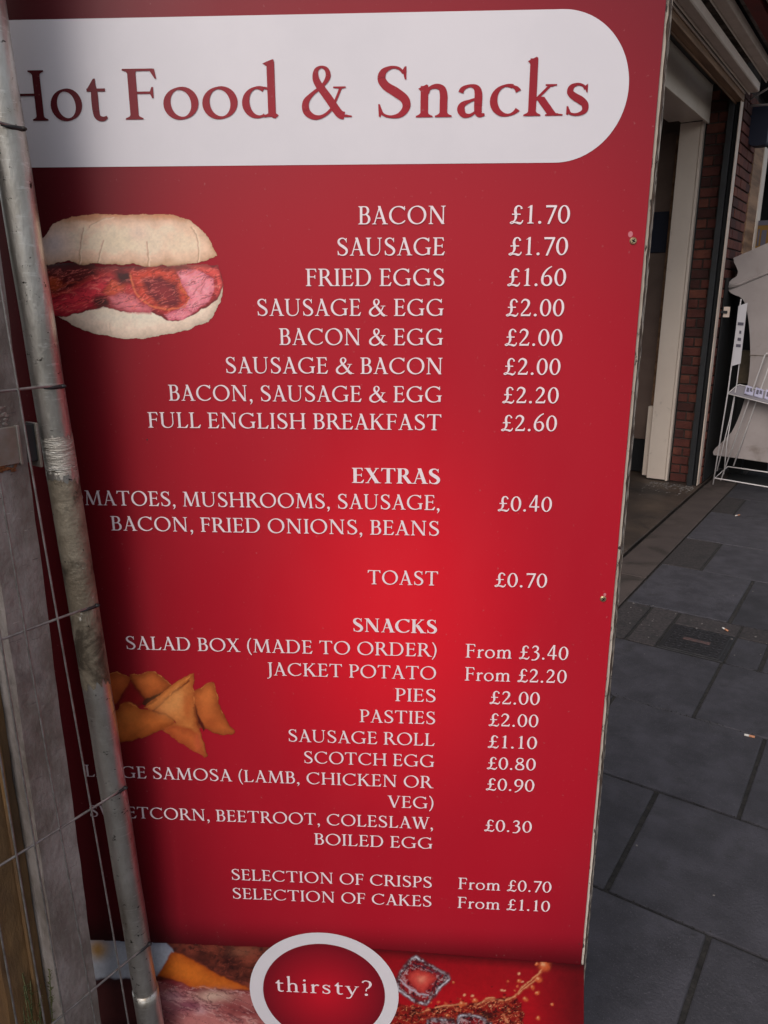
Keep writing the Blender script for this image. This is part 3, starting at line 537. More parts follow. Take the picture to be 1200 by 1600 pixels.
for p, r_ in (((940,182),6.5), ((895,172),2), ((790,270),2.5), ((830,380),3), ((895,340),2.5), ((905,262),4), ((900,488),2.2), ((870,312),2.5), ((985,412),1.5), ((405,280),1.5), ((370,478),2.5), ((535,388),3), ((460,405),3)):
    c.blob(*Z(p)[0], r_*1.4, r_*1.3, (206,92,50), .95, 4); c.blob(Z(p)[0][0]-r_*.3, Z(p)[0][1]-r_*.4, r_*.5, r_*.5, (244,188,140), .7)
SPL = Z((-60,440),(60,400),(300,430),(520,400),(760,360),(810,400),(820,480),(800,760),(-60,760)); c.fibres(SPL, (226,140,100), 16, 5, -.35, 91, .94, .9); c.fibres(SPL, (56,10,12), 12, 7, .3, 93, .86, .85); c.fibres(SPL, (164,50,30), 22, 7, -.2, 95, .88, .5)
def cube(P, k, sx=1):
    c.shape(P, (70,30,38), (150,30,36), 8, 1.6, seed=k, ns=8, var=.4); n_ = len(P)
    c.line(list(P)+[P[0]], 6.5, (60,40,48), 3, .7); c.line(list(P)+[P[0]], 4.5, (150,140,150), 3, .75, brk=5); c.line(list(P)+[P[0]], 1.8, (226,224,236), 1.6, .9, brk=9); c.fibres(P, (204,180,184), 9, 6, .6, k+40, .84, .5); c.fibres(P, (24,14,26), 10, 7, -.5, k+60, .86, .7)
CU = Z((185,132),(240,165),(300,200),(370,235),(378,262),(330,310),(290,360),(250,405),(200,400),(130,355),(85,320),(78,260),(110,200),(150,150))
cube(CU, 50); c.shape(Z((150,215),(200,200),(290,230),(320,260),(270,300),(240,345),(190,330),(130,260)), (140,24,30), (206,70,62), 7, 3, seed=51); c.blob(*Z((220,262))[0], 7, 5, (236,140,116), .8)
c.line(Z((95,265),(140,310),(200,345),(260,350)), 2.2, (196,192,206), 2, .8); c.line(Z((330,240),(285,320),(262,365)), 2.5, (30,20,34), 2, .7); c.line(Z((160,175),(215,185),(330,240)), 2.4, (44,34,58), 2, .6)
cube(Z((260,498),(400,496),(412,530),(400,640),(280,640),(255,560)), 52); cube(Z((440,480),(500,470),(560,485),(620,520),(600,620),(470,620),(436,540)), 53); c.blob(*Z((600,470))[0], 14, 6, (34,10,14), .8)
LM = Q((400,380),(900,440),(960,520),(980,840),(380,840)); c.fibres(LM, (226,176,170), 40, 8, .35, 81, .92, .4); c.fibres(LM, (74,18,36), 40, 9, .4, 83, .92, .5)
LT = Q((470,160),(900,200),(1000,230),(900,430),(640,300)); c.fibres(LT, (150,70,54), 20, 8, .2, 85, .93, .4); c.fibres(LT, (30,10,12), 22, 8, .2, 87, .92, .5)
c.c = np.clip(c.c*.9, 0, .9); c.grain(.14); c.a = (c.V > top)*1.0; c.put('picture_band', M_PRINT, board, .0005, 'printed picture band of fried breakfast and cola splash with ice')
# thirsty? ring
th = np.linspace(0, 2*math.pi, 97)[:-1]; rc = (-.1115, .2625)
def ring_print():
    m = bpy.data.materials.new('printed_red_glow'); m.use_nodes = True; N = m.node_tree.nodes; L = m.node_tree.links; b = N['Principled BSDF']
    tc = N.new('ShaderNodeTexCoord'); mp = N.new('ShaderNodeMapping'); mp.inputs['Location'].default_value = (-rc[0], 0, -rc[1]); L.new(tc.outputs['Object'], mp.inputs[0])
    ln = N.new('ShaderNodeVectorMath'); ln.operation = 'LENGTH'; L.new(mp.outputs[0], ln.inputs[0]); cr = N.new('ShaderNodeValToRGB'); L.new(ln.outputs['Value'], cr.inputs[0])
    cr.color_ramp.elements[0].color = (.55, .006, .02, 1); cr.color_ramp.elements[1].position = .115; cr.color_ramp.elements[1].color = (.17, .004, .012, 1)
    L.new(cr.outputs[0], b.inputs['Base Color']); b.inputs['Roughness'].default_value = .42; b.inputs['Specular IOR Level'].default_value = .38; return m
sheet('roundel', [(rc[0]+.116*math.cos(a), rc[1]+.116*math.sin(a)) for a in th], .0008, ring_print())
sheet('white_ring', [(rc[0]+.1385*math.cos(a), rc[1]+.1385*math.sin(a)) for a in th], .0011, M_WHITE, hole=[(rc[0]+.1135*math.cos(a), rc[1]+.1135*math.sin(a)) for a in th])
lettering('roundel_text', 'thirsty?', -.2010, -.0225, .2625, .0330, 12, 4.8, M_INK, board, .0013, 10, 'white lettering reading thirsty?')
# screws with a cross recess
def screw(x, z, rot):
    bm = bmesh.new(); n = 24
    rings = [(.0052, 0), (.0052, .0008), (.0040, .0019), (.0, .0021)]
    bmesh.ops.create_cone(bm, cap_ends=True, segments=n, radius1=.0050, radius2=.0034, depth=.0018, matrix=Matrix.Translation((x, -.0010, z)) @ Matrix.Rotation(R(90), 4, 'X'))
    s = bm_obj('screw', bm, M_BRASS, board, False)
    for k in (0, 1):
        b = box_bm(-.0026, .0026, -.00225, -.0018, -.00075, .00075); bmesh.ops.transform(b, matrix=Matrix.Translation((x, 0, z)) @ Matrix.Rotation(rot+k*R(90), 4, 'Y'), verts=b.verts)
        bm_obj('cross_recess', b, M_DARK, s)
for (u, v), rt in (((989.5, 376.5), .5), ((942.5, 936), .9)):
    a, z = on_board(u, v); screw(a, z, rt)
for (u, v), r_ in (((985, 366), .0032), ((945, 929), .0022)):
    a, z = on_board(u, v); sheet('scuff', [(a+r_*math.cos(q), z+r_*1.25*math.sin(q)) for q in np.linspace(0, 6.28, 11)[:-1]], .0003, mat('pink_scuff', (.52, .16, .19), .6))
# tiny flecks of dirt on the face, the old screw hole and nicks in the edge
M_FLECK = mat('grime', (.05, .03, .03), .9)
for u, v, r_ in ((230, 687, .0014), (330, 112, .0009), (1027, 252, .002), (969, 857, .003), (905, 1475, .001)):
    a, z = on_board(u, v); bm = bmesh.new(); bmesh.ops.create_icosphere(bm, subdivisions=1, radius=r_, matrix=Matrix.Translation((a, .0 if u < 950 else .003, z)) @ Matrix.Scale(.4, 4, (0, 1, 0))); bm_obj('dirt_fleck', bm, M_FLECK, board)
# ================================================================ materials of the street
M_SLAB = mat('paving_slab', (.023, .021, .026), .72, orand=.25, var=(.048, .044, .054), scale=7, detail=14, bump=.9, bscale=120, dirt=(.022, .020, .023), dscale=7, dlo=.5, dhi=.75, rvar=.12, chips=(((.085, .08, .088), 260, (1, 1, 1), .56, .68), ((.012, .011, .012), 120, (1, 1, 1), .62, .72), ((.12, .11, .115), 19, (1, 1, 1), .74, .78)))
M_SETT = mat('rough_infill', (.018, .014, .015), .85, orand=.2, var=(.046, .037, .037), scale=70, bump=1, bscale=90, dirt=(.018, .016, .016), dscale=14)
M_JOINT = mat('joint_sand', (.010, .009, .009), .95, var=(.030, .026, .024), scale=60, bump=1, bscale=150)
M_KERB = mat('brown_concrete', (.050, .036, .033), .75, var=(.072, .053, .047), scale=4, bump=.6, bscale=120, dirt=(.03, .022, .018), dscale=5)
M_APRON = mat('stained_concrete', (.040, .028, .023), .62, var=(.085, .058, .042), scale=2.4, bump=.6, bscale=90, dirt=(.020, .015, .013), dscale=3, rvar=.2)
M_ASPH = mat('asphalt', (.045, .045, .048), .9, var=(.065, .065, .068), scale=90, bump=1)
M_GALV = mat('galvanised_steel', (.66, .64, .61), .34, metal=.84, var=(.42, .39, .35), scale=16, detail=12, stretch=(1, 1, .4), bump=.28, bscale=110, dirt=(.26, .20, .14), dscale=9, dlo=.50, dhi=.70, rvar=.12, chips=(((.62, .60, .57), 60, (.5, .5, 3.2), .56, .64), ((.03, .025, .02), 70, (1, 1, 1.6), .61, .66), ((.70, .66, .64), 44, (1, 1, .8), .64, .68)))
M_WIRE = mat('fence_wire', (.34, .33, .33), .45, metal=.7, var=(.2, .19, .18), scale=60)
M_POST = mat('chalky_grey_paint', (.32, .285, .275), .75, var=(.15, .125, .11), scale=16, stretch=(1, 1, .6), bump=1, bscale=60, dirt=(.12, .10, .095), dscale=7, dlo=.54, dhi=.70, chips=(((.09, .08, .08), 26, (1.2, 1.2, 9), .62, .68), ((.46, .43, .42), 30, (1, 1, 6), .64, .72)))
M_RUSTY = mat('rusty_brown_steel', (.22, .12, .045), .6, var=(.10, .055, .028), scale=10, stretch=(1, 1, .35), bump=.9, bscale=80, dirt=(.02, .014, .012), dscale=8, dlo=.55, dhi=.62)
M_RUST = mat('rust', (.22, .075, .022), .9, var=(.09, .030, .014), scale=70, bump=1)
M_LATCH = mat('latch_steel', (.32, .295, .275), .5, metal=.5, var=(.24, .20, .16), scale=22, dirt=(.16, .07, .03), dscale=26, dlo=.6, dhi=.7)
M_BRK = [mat('brick_red', (.13, .034, .024), .85, var=(.075, .018, .014), scale=9, bump=1, bscale=60), mat('brick_orange', (.18, .052, .032), .85, var=(.095, .026, .018), scale=9, bump=1, bscale=60),
         mat('brick_dark', (.07, .020, .016), .88, var=(.045, .014, .012), scale=9, bump=1, bscale=60)]
M_MORT = mat('mortar', (.07, .055, .047), .95, var=(.04, .03, .027), scale=40, bump=1)
M_CREAM = mat('cream_upvc', (.80, .68, .58), .4, var=(.74, .62, .53), scale=2, dirt=(.25, .20, .16), dscale=7, dlo=.62, dhi=.8, bump=.1)
M_FASCIA = mat('cream_fascia', (.80, .68, .57), .55, var=(.74, .62, .51), scale=3)
M_WOOD = mat('brown_timber', (.40, .23, .13), .7, var=(.17, .09, .05), scale=14, stretch=(1, .08, 1), bump=.8)
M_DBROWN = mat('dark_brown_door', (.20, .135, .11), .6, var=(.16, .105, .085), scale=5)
M_BEIGE = mat('beige_aluminium', (.76, .62, .53), .5, var=(.66, .53, .44), scale=6)
M_DULL = mat('dull_soffit', (.38, .31, .27), .8, var=(.10, .08, .07), scale=8)
M_DGREY = mat('dark_grey_metal', (.032, .033, .036), .5, metal=.3, var=(.022, .022, .024), scale=10)
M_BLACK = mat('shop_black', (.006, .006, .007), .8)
M_NAVY = mat('navy_plastic', (.008, .012, .035), .6)
M_REDP = mat('red_paint', (.22, .018, .014), .6, var=(.15, .014, .012), scale=9)
M_WHITEP = mat('white_coated_wire', (.62, .58, .58), .4)
M_CARD = mat('white_card', (.60, .57, .60), .6)
M_LILAC = mat('lilac_paper', (.36, .34, .50), .6, var=(.46, .44, .56), scale=30)
M_PRNT = mat('grey_ink', (.10, .09, .12), .7)
M_MOULD = mat('grey_gelcoat', (.36, .31, .30), .6, var=(.31, .265, .255), scale=4, dirt=(.17, .13, .11), dscale=4, dlo=.58, dhi=.8, bump=.35, bscale=12)
M_YEL = mat('yellow_card', (.20, .10, .012), .7)
M_GREEN = mat('weed_green', (.045, .065, .02), .7, var=(.09, .085, .03), scale=30)
M_BUTT = mat('cigarette_paper', (.62, .58, .54), .8)
M_FILT = mat('cork_filter', (.50, .22, .12), .8)
M_IRON = mat('cast_iron', (.012, .011, .012), .6, metal=.1, var=(.02, .018, .02), scale=30, bump=.4)
M_GUM = mat('pale_litter', (.20, .18, .17), .9)

# ================================================================ pavement: every slab is a piece of its own
pave = mesh('pavement', [(-60, -60, -.03), (60, -60, -.03), (60, 60, -.03), (-60, 60, -.03)], [(0, 1, 2, 3)], M_JOINT); pave['kind'] = 'structure'
grid = empty('walkway', (0, 0, 0), STREET_RZ); grid['kind'] = 'structure'
bed = mesh('bedding', [(-1.0, -3, -.006), (3.0, -3, -.006), (3.0, 16, -.006), (-1.0, 16, -.006)], [(0, 1, 2, 3)], M_JOINT, grid)
RS = random.Random(5)
def slab(t0, t1, s0, s1, m=M_SLAB, name='paving_slab', gap=.0075, gs=.0045, bev=.004, parent=grid):
    b = box_bm(t0+gap+RS.uniform(-.002, .002), t1-gap+RS.uniform(-.002, .002), s0+gs, s1-gs, -.028, RS.uniform(-.0015, .0015), bev, seg=2)
    for v in b.verts:
        if v.co.z > -.01: v.co.x += RS.uniform(-.0012, .0012); v.co.y += RS.uniform(-.001, .001)
    return bm_obj(name, b, m, parent)
def row(s0, s1, js, m=M_SLAB, **k):
    for a, b in zip(js, js[1:]): slab(a, b, s0, s1, m, **k)
# joints across the pavement as the photograph shows them, carried on outside the frame
def ext(js, w=.6, lo=-1.0, hi=3.0):
    js = list(js)
    while js[0]-w > lo: js.insert(0, js[0]-w)
    if js[0] > lo+.02: js.insert(0, lo)
    while js[-1]+w < hi: js.append(js[-1]+w)
    return js+[hi]
row(-.3, .2, ext([-.3, .3])); row(.2, .7, ext([-.5, .1])); row(.7, 1.19, ext([-.72, -.08, .45]))
row(1.19, 1.69, ext([-.76, -.178, .42])); row(1.69, 2.195, ext([-.435, .02, .6])); row(2.195, 2.715, ext([-.735, -.20, .4])); row(2.715, 3.25, ext([-.445, .12]))
row(3.25, 3.71, [-1.0, -.86, -.725], M_SETT, name='infill_block'); slab(-.725, -.44, 3.56, 3.71, M_SETT, 'infill_block'); slab(-.44, -.30, 3.25, 3.56); slab(-.44, -.30, 3.56, 3.71, M_SETT, 'infill_block'); row(3.25, 3.71, ext([-.30, -.05, .5], lo=-.3))
row(3.71, 4.40, ext([-.50, .1])); slab(-1.0, -.775, 4.40, 5.0, M_SETT, 'infill_block'); row(4.40, 5.0, ext([-.775, -.25, .3], lo=-.775))
row(5.0, 5.76, ext([-.48, .1])); slab(-1.0, -.845, 5.76, 6.28, M_SETT, 'infill_block'); row(5.76, 6.28, ext([-.845, -.3, .3], lo=-.845))
s_ = 6.28
while s_ < 12: row(s_, s_+.6, ext([-.5+.3*(int(s_*10) % 2)])); s_ += .6
# brown kerb strip and the stained apron in front of the shop
for a, b in ((-1, .2), (.2, 1.3), (1.3, 2.6), (2.6, 4.1), (4.1, 6.6), (6.6, 9), (9, 12)): slab(-1.215, -1.0, a, b, M_KERB, 'kerb_strip', gap=.004, gs=.003)
slab(-2.6, -1.225, 3.4, 4.55, M_APRON, 'apron_slab', gap=.012, gs=.004); slab(-2.6, -1.225, 4.55, 9, M_APRON, 'apron_slab', gap=.012, gs=.004); slab(-2.6, -1.225, -1, 3.4, M_APRON, 'apron_slab', gap=.012, gs=.004)
kerb = empty('kerb', (0, 0, 0), STREET_RZ); kerb['kind'] = 'structure'
for k in range(16): slab(3.0, 3.15, -3+k, -2+k, M_KERB, 'kerb_stone', gap=.003, gs=.003, parent=kerb)
road = empty('road', (0, 0, 0), STREET_RZ); road['kind'] = 'structure'
mesh('road_surface', [(3.15, -60, -.02), (12, -60, -.02), (12, 60, -.02), (3.15, 60, -.02)], [(0, 1, 2, 3)], M_ASPH, road)

# inspection cover with a chequer plate
mh = empty('inspection_cover', W(3.405, -.582, 0), STREET_RZ); tag(mh, 'small black chequered iron inspection cover let into the paving slabs', 'manhole cover')
box('frame', -.138, .138, -.152, .152, -.026, .0005, M_IRON, mh, bev=.002); box('lid', -.122, .122, -.138, .138, -.02, .003, M_IRON, mh, bev=.002)
bm = bmesh.new()
for i in range(9):
    for j in range(10):
        x, y = -.104+i*.026, -.122+j*.027
        if abs(y) < .02 and abs(x) < .06: continue
        q = box_bm(-.0095, .0095, -.0032, .0032, .0032, .0062); bmesh.ops.transform(q, matrix=Matrix.Translation((x, y, 0)) @ Matrix.Rotation(R(45 if (i+j) % 2 else -45), 4, 'Z'), verts=q.verts)
        me = bpy.data.meshes.new('t'); q.to_mesh(me); q.free(); bm.from_mesh(me); bpy.data.meshes.remove(me)
bm_obj('chequer_tread', bm, mat('worn_tread', (.055, .052, .06), .45, metal=.3, var=(.03, .028, .03), scale=40), mh)['kind'] = 'stuff'
box('name_plate', -.058, .058, -.014, .014, .003, .0052, mat('worn_red_plate', (.10, .05, .045), .7, var=(.05, .035, .035), scale=60), mh, bev=.001)

# litter
def butt(u, v, du, dv, ln, label, grp='cigarette ends on the pavement'):
    s, t = at_z(u, v, .006); s2, t2 = at_z(u+du, v+dv, .006); a, b = W(s, t, .0065), W(s2, t2, .0065); d = (b-a).normalized()
    o = empty('cigarette_end', a); tag(o, label, 'cigarette end', grp)
    tube('paper', [(0, 0, 0), d*ln*.45], .0042, M_BUTT, o, 8); tube('filter', [d*ln*.45, d*ln], .0043, M_FILT, o, 8)
butt(1163, 1148, 22, 5, .034, 'long cigarette end with an orange filter on the joint corner of the nearer slabs')
butt(1129, 981, 14, 8, .036, 'cigarette end lying just beyond the black inspection cover')
butt(1149, 806, 9, -2, .05, 'bent pale cigarette end by the rough square patch near the wire rack')
bm = bmesh.new(); rl = random.Random(9)
for k in range(70):
    if k < 40: s, t = rl.uniform(3.3, 3.72), rl.uniform(-.98, 0)
    else: s, t = rl.uniform(.9, 6), rl.uniform(-.98, .3)
    p = W(s, t, .002); r_ = rl.uniform(.0012, .0042)
    bmesh.ops.create_icosphere(bm, subdivisions=1, radius=r_, matrix=Matrix.Translation(p) @ Matrix.Rotation(rl.uniform(0, 3), 4, 'Z') @ Matrix.Diagonal((rl.uniform(.6, 2.2), 1, .35, 1)))
bits = bm_obj('grit', bm, M_GUM); tag(bits, 'tiny pale specks of grit and litter scattered over the dark slabs', 'grit', kind='stuff')
bm = bmesh.new()
for k in range(1500):
    s, t = (rl.choice([1.19, 1.69, 2.195, 2.715, 3.25, 3.71])+rl.gauss(0, .008), rl.uniform(-1, .4)) if k % 3 else (rl.uniform(-.0, 6), rl.choice([-1.0, -1.22])+rl.gauss(0, .012))
    bmesh.ops.create_icosphere(bm, subdivisions=1, radius=rl.uniform(.001, .003), matrix=Matrix.Translation(W(s, t, -.001)))
tag(bm_obj('joint_grit', bm, M_JOINT), 'dark grit lying in the joints between the paving slabs', 'grit', kind='stuff')

# ================================================================ fence panel with its end tube beside the menu board
PT = -.962
def pipe_s(z): return .5905+.0445*(1.70-z)
def pc(z): p = W(pipe_s(z), PT+.003, z); return p
fence = empty('mesh_fence_panel', W(.65, PT, 0)); tag(fence, 'galvanised steel mesh fence panel leaning in front of the left edge of the menu board', 'fence panel')
FO = fence.location
def fl(p): return p-FO
zs = [i*.02 for i in range(0, 106)]
def jit(z, k): return math.sin(z*k)*.00035
tube('end_tube', [fl(pc(z)+Vector((jit(z, 31), jit(z, 17), 0))) for z in zs], .0208, M_GALV, fence, 32)
tube('lower_sleeve', [fl(pc(z)) for z in (0, .15, .28, .305)], .0226, M_GALV, fence, 32)
WT = PT+.0242
HZ = [2.02, 1.700, 1.385, 1.060, .737, .412, .10]
for z in HZ:
    e = pipe_s(z)+.006
    pts = [W(e-x, WT+.002*math.sin(x*7+z*9), z+.003*math.sin(x*5+z)) for x in (0, .03, .06, .1, .2, .4, .7, 1.0, 1.5, 2.0)]
    pts[0] = W(e+.004, WT-.002, z+.001)
    tube('horizontal_wire', [fl(p) for p in pts], .0019, M_WIRE, fence, 8)
    # weld blob
    bm = bmesh.new(); bmesh.ops.create_uvsphere(bm, u_segments=10, v_segments=6, radius=.0042, matrix=Matrix.Translation(fl(W(e+.002, WT-.0012, z+.001))) @ Matrix.Diagonal((1.3, 1, .7, 1)))
    bm_obj('weld', bm, M_RUSTY if z > 1.5 else M_DGREY, fence, True)
    tube('flattened_end', [fl(W(e+.004-x, WT-.0012+x*.03, z+.0006)) for x in (0, .004, .016, .03)], [.0016, .0031, .0028, .0012], M_DGREY, fence, 8)
for k in range(26):
    base = (.5425, .507, .477, .452)[k] if k < 4 else .452-.04*(k-3)
    sl = (.0429, .033, .018, .012)[k] if k < 4 else .01
    z0 = (1.51, 1.25, 1.06, .9)[k] if k < 4 else 1
    tube('vertical_wire', [fl(W(base+sl*(z0-z)+.0012*math.sin(z*4+k), WT+.0032+.001*math.sin(z*3+k*2), z)) for z in np.linspace(.06, 2.08, 14)], .0015, M_WIRE, fence, 8)

def skin(name, z0, z1, r_, m):               # a ragged coat round the tube
    vs, fs, n, k = [], [], 40, 14
    rr = random.Random(int(z0*1000)); top = [z1+rr.gauss(0, .003) for _ in range(n)]; bot = [z0+rr.gauss(0, .006) for _ in range(n)]
    for j in range(k+1):
        for i in range(n):
            z = bot[i]+(top[i]-bot[i])*j/k; a = 2*math.pi*i/n; vs.append(fl(pc(z))+Vector((math.cos(a)*r_, math.sin(a)*r_, 0)))
    for j in range(k):
        for i in range(n): fs.append((j*n+i, j*n+(i+1) % n, (j+1)*n+(i+1) % n, (j+1)*n+i))
    return mesh(name, vs, fs, m, fence, True)
skin('grime_coat', .93, 1.258, .02125, mat('tube_grime', (.20, .16, .115), .55, metal=.45, var=(.34, .29, .22), scale=20, detail=12, bump=.9, bscale=60, dirt=(.09, .07, .05), dscale=16, dlo=.5, dhi=.62, chips=(((.62, .58, .52), 34, (1, 1, .5), .63, .66), ((.02, .016, .012), 60, (1, 1, 1), .63, .67))))
skin('worn_band', 1.2605, 1.318, .0213, mat('worn_zinc', (.42, .38, .33), .45, metal=.6, var=(.58, .54, .48), scale=30, detail=12, bump=1, bscale=80, stretch=(.6, .6, 3), chips=(((.78, .74, .68), 50, (.4, .4, 4), .54, .62), ((.06, .045, .03), 60, (.5, .5, 3), .58, .64))))
# painted square post behind the mesh, with the fence latch
PF = -.958; S0, S1 = .500, .5605
post = empty('square_post', W(.53, PF-.03, 0), STREET_RZ); tag(post, 'chalky grey painted square post standing left of the menu board behind the mesh', 'post')
def rel(o): return o.location
def sbox(name, s0, s1, t0, t1, z0, z1, m, par, ps, pt, bev=0, seg=1): return box(name, t0-pt, t1-pt, s0-ps, s1-ps, z0, z1, m, par, bev, seg)
nn = 60; bm = box_bm(-.034+.0, .03, S0-.53, S1-.53, 0, 2.3)
bmesh.ops.subdivide_edges(bm, edges=[e for e in bm.edges if abs(e.verts[0].co.z-e.verts[1].co.z) > 1], cuts=nn, use_grid_fill=True)
rp = random.Random(3)
for v in bm.verts: v.co.x += rp.uniform(-.0008, .0008); v.co.y += rp.uniform(-.0009, .0009)
bm_obj('shaft', bm, M_POST, post)
sbox('latch_plate', S0-.012, .549, PF-.002, PF+.0045, 1.289, 1.339, M_LATCH, post, .53, PF-.03, bev=.0012)
sbox('latch_channel', .5475, .577, PF-.022, PF-.001, 1.287, 1.338, M_DGREY, post, .53, PF-.03, bev=.001)
sbox('channel_lip', .5765, .5805, PF-.022, PF+.003, 1.278, 1.339, M_LATCH, post, .53, PF-.03, bev=.0008)
sbox('channel_lip', .5475, .5515, PF-.012, PF+.006, 1.287, 1.340, M_LATCH, post, .53, PF-.03, bev=.0008)
bm = bmesh.new()
for k in range(90):
    s, z = rp.uniform(S0-.012, .545), 1.288+rp.gauss(0, .0035)
    bmesh.ops.create_icosphere(bm, subdivisions=1, radius=rp.uniform(.001, .0035), matrix=Matrix.Translation((PF+.003-(PF-.03), s-.53, z)) @ Matrix.Diagonal((.5, 1.6, .7, 1)))
bm_obj('rust_crust', bm, M_RUST, post)['kind'] = 'stuff'
bm = bmesh.new()
for k in range(70):
    s, z = rp.uniform(S0-.01, .54), 1.352+rp.gauss(0, .006)
    bmesh.ops.create_icosphere(bm, subdivisions=1, radius=rp.uniform(.001, .003), matrix=Matrix.Translation((PF-(PF-.03), s-.53, z)) @ Matrix.Diagonal((.5, 1.4, .8, 1)))
bm_obj('flaking_paint', bm, M_LATCH, post)['kind'] = 'stuff'

rst = empty('rusty_post', W(.47, -1.03, 0), STREET_RZ); tag(rst, 'rusty brown steel post left of the chalky grey post', 'post')
bm = box_bm(-.03, .03, .437-.47, .4985-.47, 0, 2.3); bmesh.ops.subdivide_edges(bm, edges=[e for e in bm.edges if abs(e.verts[0].co.z-e.verts[1].co.z) > 1], cuts=50, use_grid_fill=True)
for v in bm.verts: v.co.x += rp.uniform(-.0012, .0012); v.co.y += rp.uniform(-.001, .001)
bm_obj('shaft', bm, M_RUSTY, rst); sbox('edge_bead', .478, .486, -1.0, -.993, 0, 2.3, M_RUSTY, rst, .47, -1.03, bev=.002)
# brick wall behind the fence on the left
bw = empty('brick_wall', W(-.3, -1.2, 0), STREET_RZ); tag(bw, 'dark red brick wall behind the mesh at the far left edge', 'wall')
box('wall_core', -.08, .046, -2.6, .70, 0, 2.1, M_MORT, bw)  # height and run out of view are shaped to shade the board
wb = box_bm(0, .012, -.1075, .1075, -.0325, .0325, .003); wm = bpy.data.meshes.new('brick'); wb.to_mesh(wm); wb.free()
def brick(par, loc, me, m, rz=0, sc_=(1, 1, 1)):
    o = bpy.data.objects.new('brick', me if me.materials else me); C.objects.link(o); o.parent = par; o.location = loc; o.rotation_euler = (0, 0, rz); o.scale = sc_
    return o
wms = []
for m in M_BRK: q = wm.copy(); q.materials.append(m); wms.append(q)
for r_ in range(2, 17):
    for k in range(2):
        y = .70-.11-k*.225-(.11 if r_ % 2 else 0)
        brick(bw, (.047, y, .0375+r_*.075), wms[rp.choice((0, 2, 2))], None)

# feathery weed at the foot of the posts
weed = empty('weed', W(.455, -.985, 0)); tag(weed, 'green feathery weed growing up against the rusty brown post', 'plant')
vs, fs = [], []
bm = bmesh.new()
for k in range(16):
    x, y = rp.uniform(-.016, .024), rp.uniform(-.006, .012); h_ = rp.uniform(.30, .50); lean = Vector((rp.uniform(-.02, .03), rp.uniform(-.02, .02), 0))
    stemp = [Vector((x, y, 0))+lean*(i/6)**2+Vector((0, 0, h_*i/6)) for i in range(7)]
    tube('stem', stemp, .0008, M_GREEN, weed, 5)
    for j in range(90):
        f = rp.uniform(.3, 1); i = int(f*6) if f < 1 else 5; p = stemp[min(i, 5)].lerp(stemp[min(i, 5)+1], f*6-min(i, 5)); a = rp.uniform(0, 6.28); ln = rp.uniform(.006, .018)*(1.3-f)
        d = Vector((math.cos(a), math.sin(a), rp.uniform(.1, .8)))*ln; w = Vector((-math.sin(a), math.cos(a), 0))*.0011
        n = len(vs); vs += [p-w, p+w, p+d+w*.3, p+d-w*.3]; fs.append((n, n+1, n+2, n+3))
mesh('leaves', vs, fs, M_GREEN, weed)['kind'] = 'stuff'

# ================================================================ the shop front beyond the board (local x = t, y = s)
shop = empty('shop_front', (0, 0, 0), STREET_RZ); tag(shop, 'shaded shop front with a cream door frame and timber trimmed shutter housing behind the board', 'building')
def sb(name, t0, t1, s0, s1, z0, z1, m, par=shop, bev=.002, lab=None):
    o = box(name, t0, t1, s0, s1, z0, z1, m, par, bev)
    if lab: o['label'] = lab
    return o
sb('door_jamb', -1.682, -1.53, 6.55, 6.60, .012, 2.79, M_CREAM); sb('jamb_trim', -1.527, -1.508, 6.545, 6.60, .005, 2.79, M_CREAM)
sb('jamb_foot', -1.735, -1.684, 6.60, 6.66, .02, .62, M_CREAM)
sb('door_head', -1.68, -1.515, 3.8, 6.548, 2.795, 2.83, M_CREAM); sb('head_trim', -1.514, -1.490, 3.8, 6.55, 2.785, 2.815, M_CREAM); sb('head_rebate', -1.76, -1.683, 3.8, 6.50, 2.80, 2.84, M_CREAM)
sb('fascia_panel', -1.488, -1.470, 3.8, 6.54, 2.765, 3.30, M_FASCIA)
sb('timber_beam', -1.30, -1.245, 3.8, 6.55, 2.885, 2.95, M_WOOD); sb('beam_bead', -1.302, -1.292, 3.8, 6.56, 2.872, 2.884, M_WOOD); sb('beam_rail', -1.243, -1.232, 3.8, 6.5, 2.925, 2.94, M_BEIGE)
sb('shutter_tube', -1.215, -1.152, 3.8, 6.56, 2.94, 3.0, M_BEIGE, bev=.006); sb('tube_lip', -1.222, -1.216, 3.8, 6.57, 2.93, 2.96, M_BEIGE)
sb('grey_soffit', -1.34, -1.13, 3.8, 6.5, 3.13, 3.15, M_DULL); sb('housing_back', -1.48, -1.34, 3.8, 6.5, 3.02, 3.2, M_DGREY)
sb('shutter_rail', -1.142, -1.075, 3.8, 6.75, 3.045, 3.10, M_BEIGE, bev=.004); sb('rail_lip', -1.149, -1.143, 3.8, 6.75, 3.035, 3.06, M_CREAM)
sb('red_sign_rail', -1.03, -.955, 3.8, 6.75, 3.085, 3.2, M_REDP); sb('rail_shadow_gap', -1.072, -1.034, 3.8, 6.75, 3.12, 3.2, M_DULL)
sb('canopy_soffit', -.95, -.86, 3.8, 6.75, 3.14, 3.2, M_DULL); sb('canopy_roof', -1.5, -.88, 3.8, 12, 3.32, 3.42, M_DGREY); sb('outer_rail', -.93, -.86, 3.8, 6.75, 3.095, 3.138, M_BEIGE)
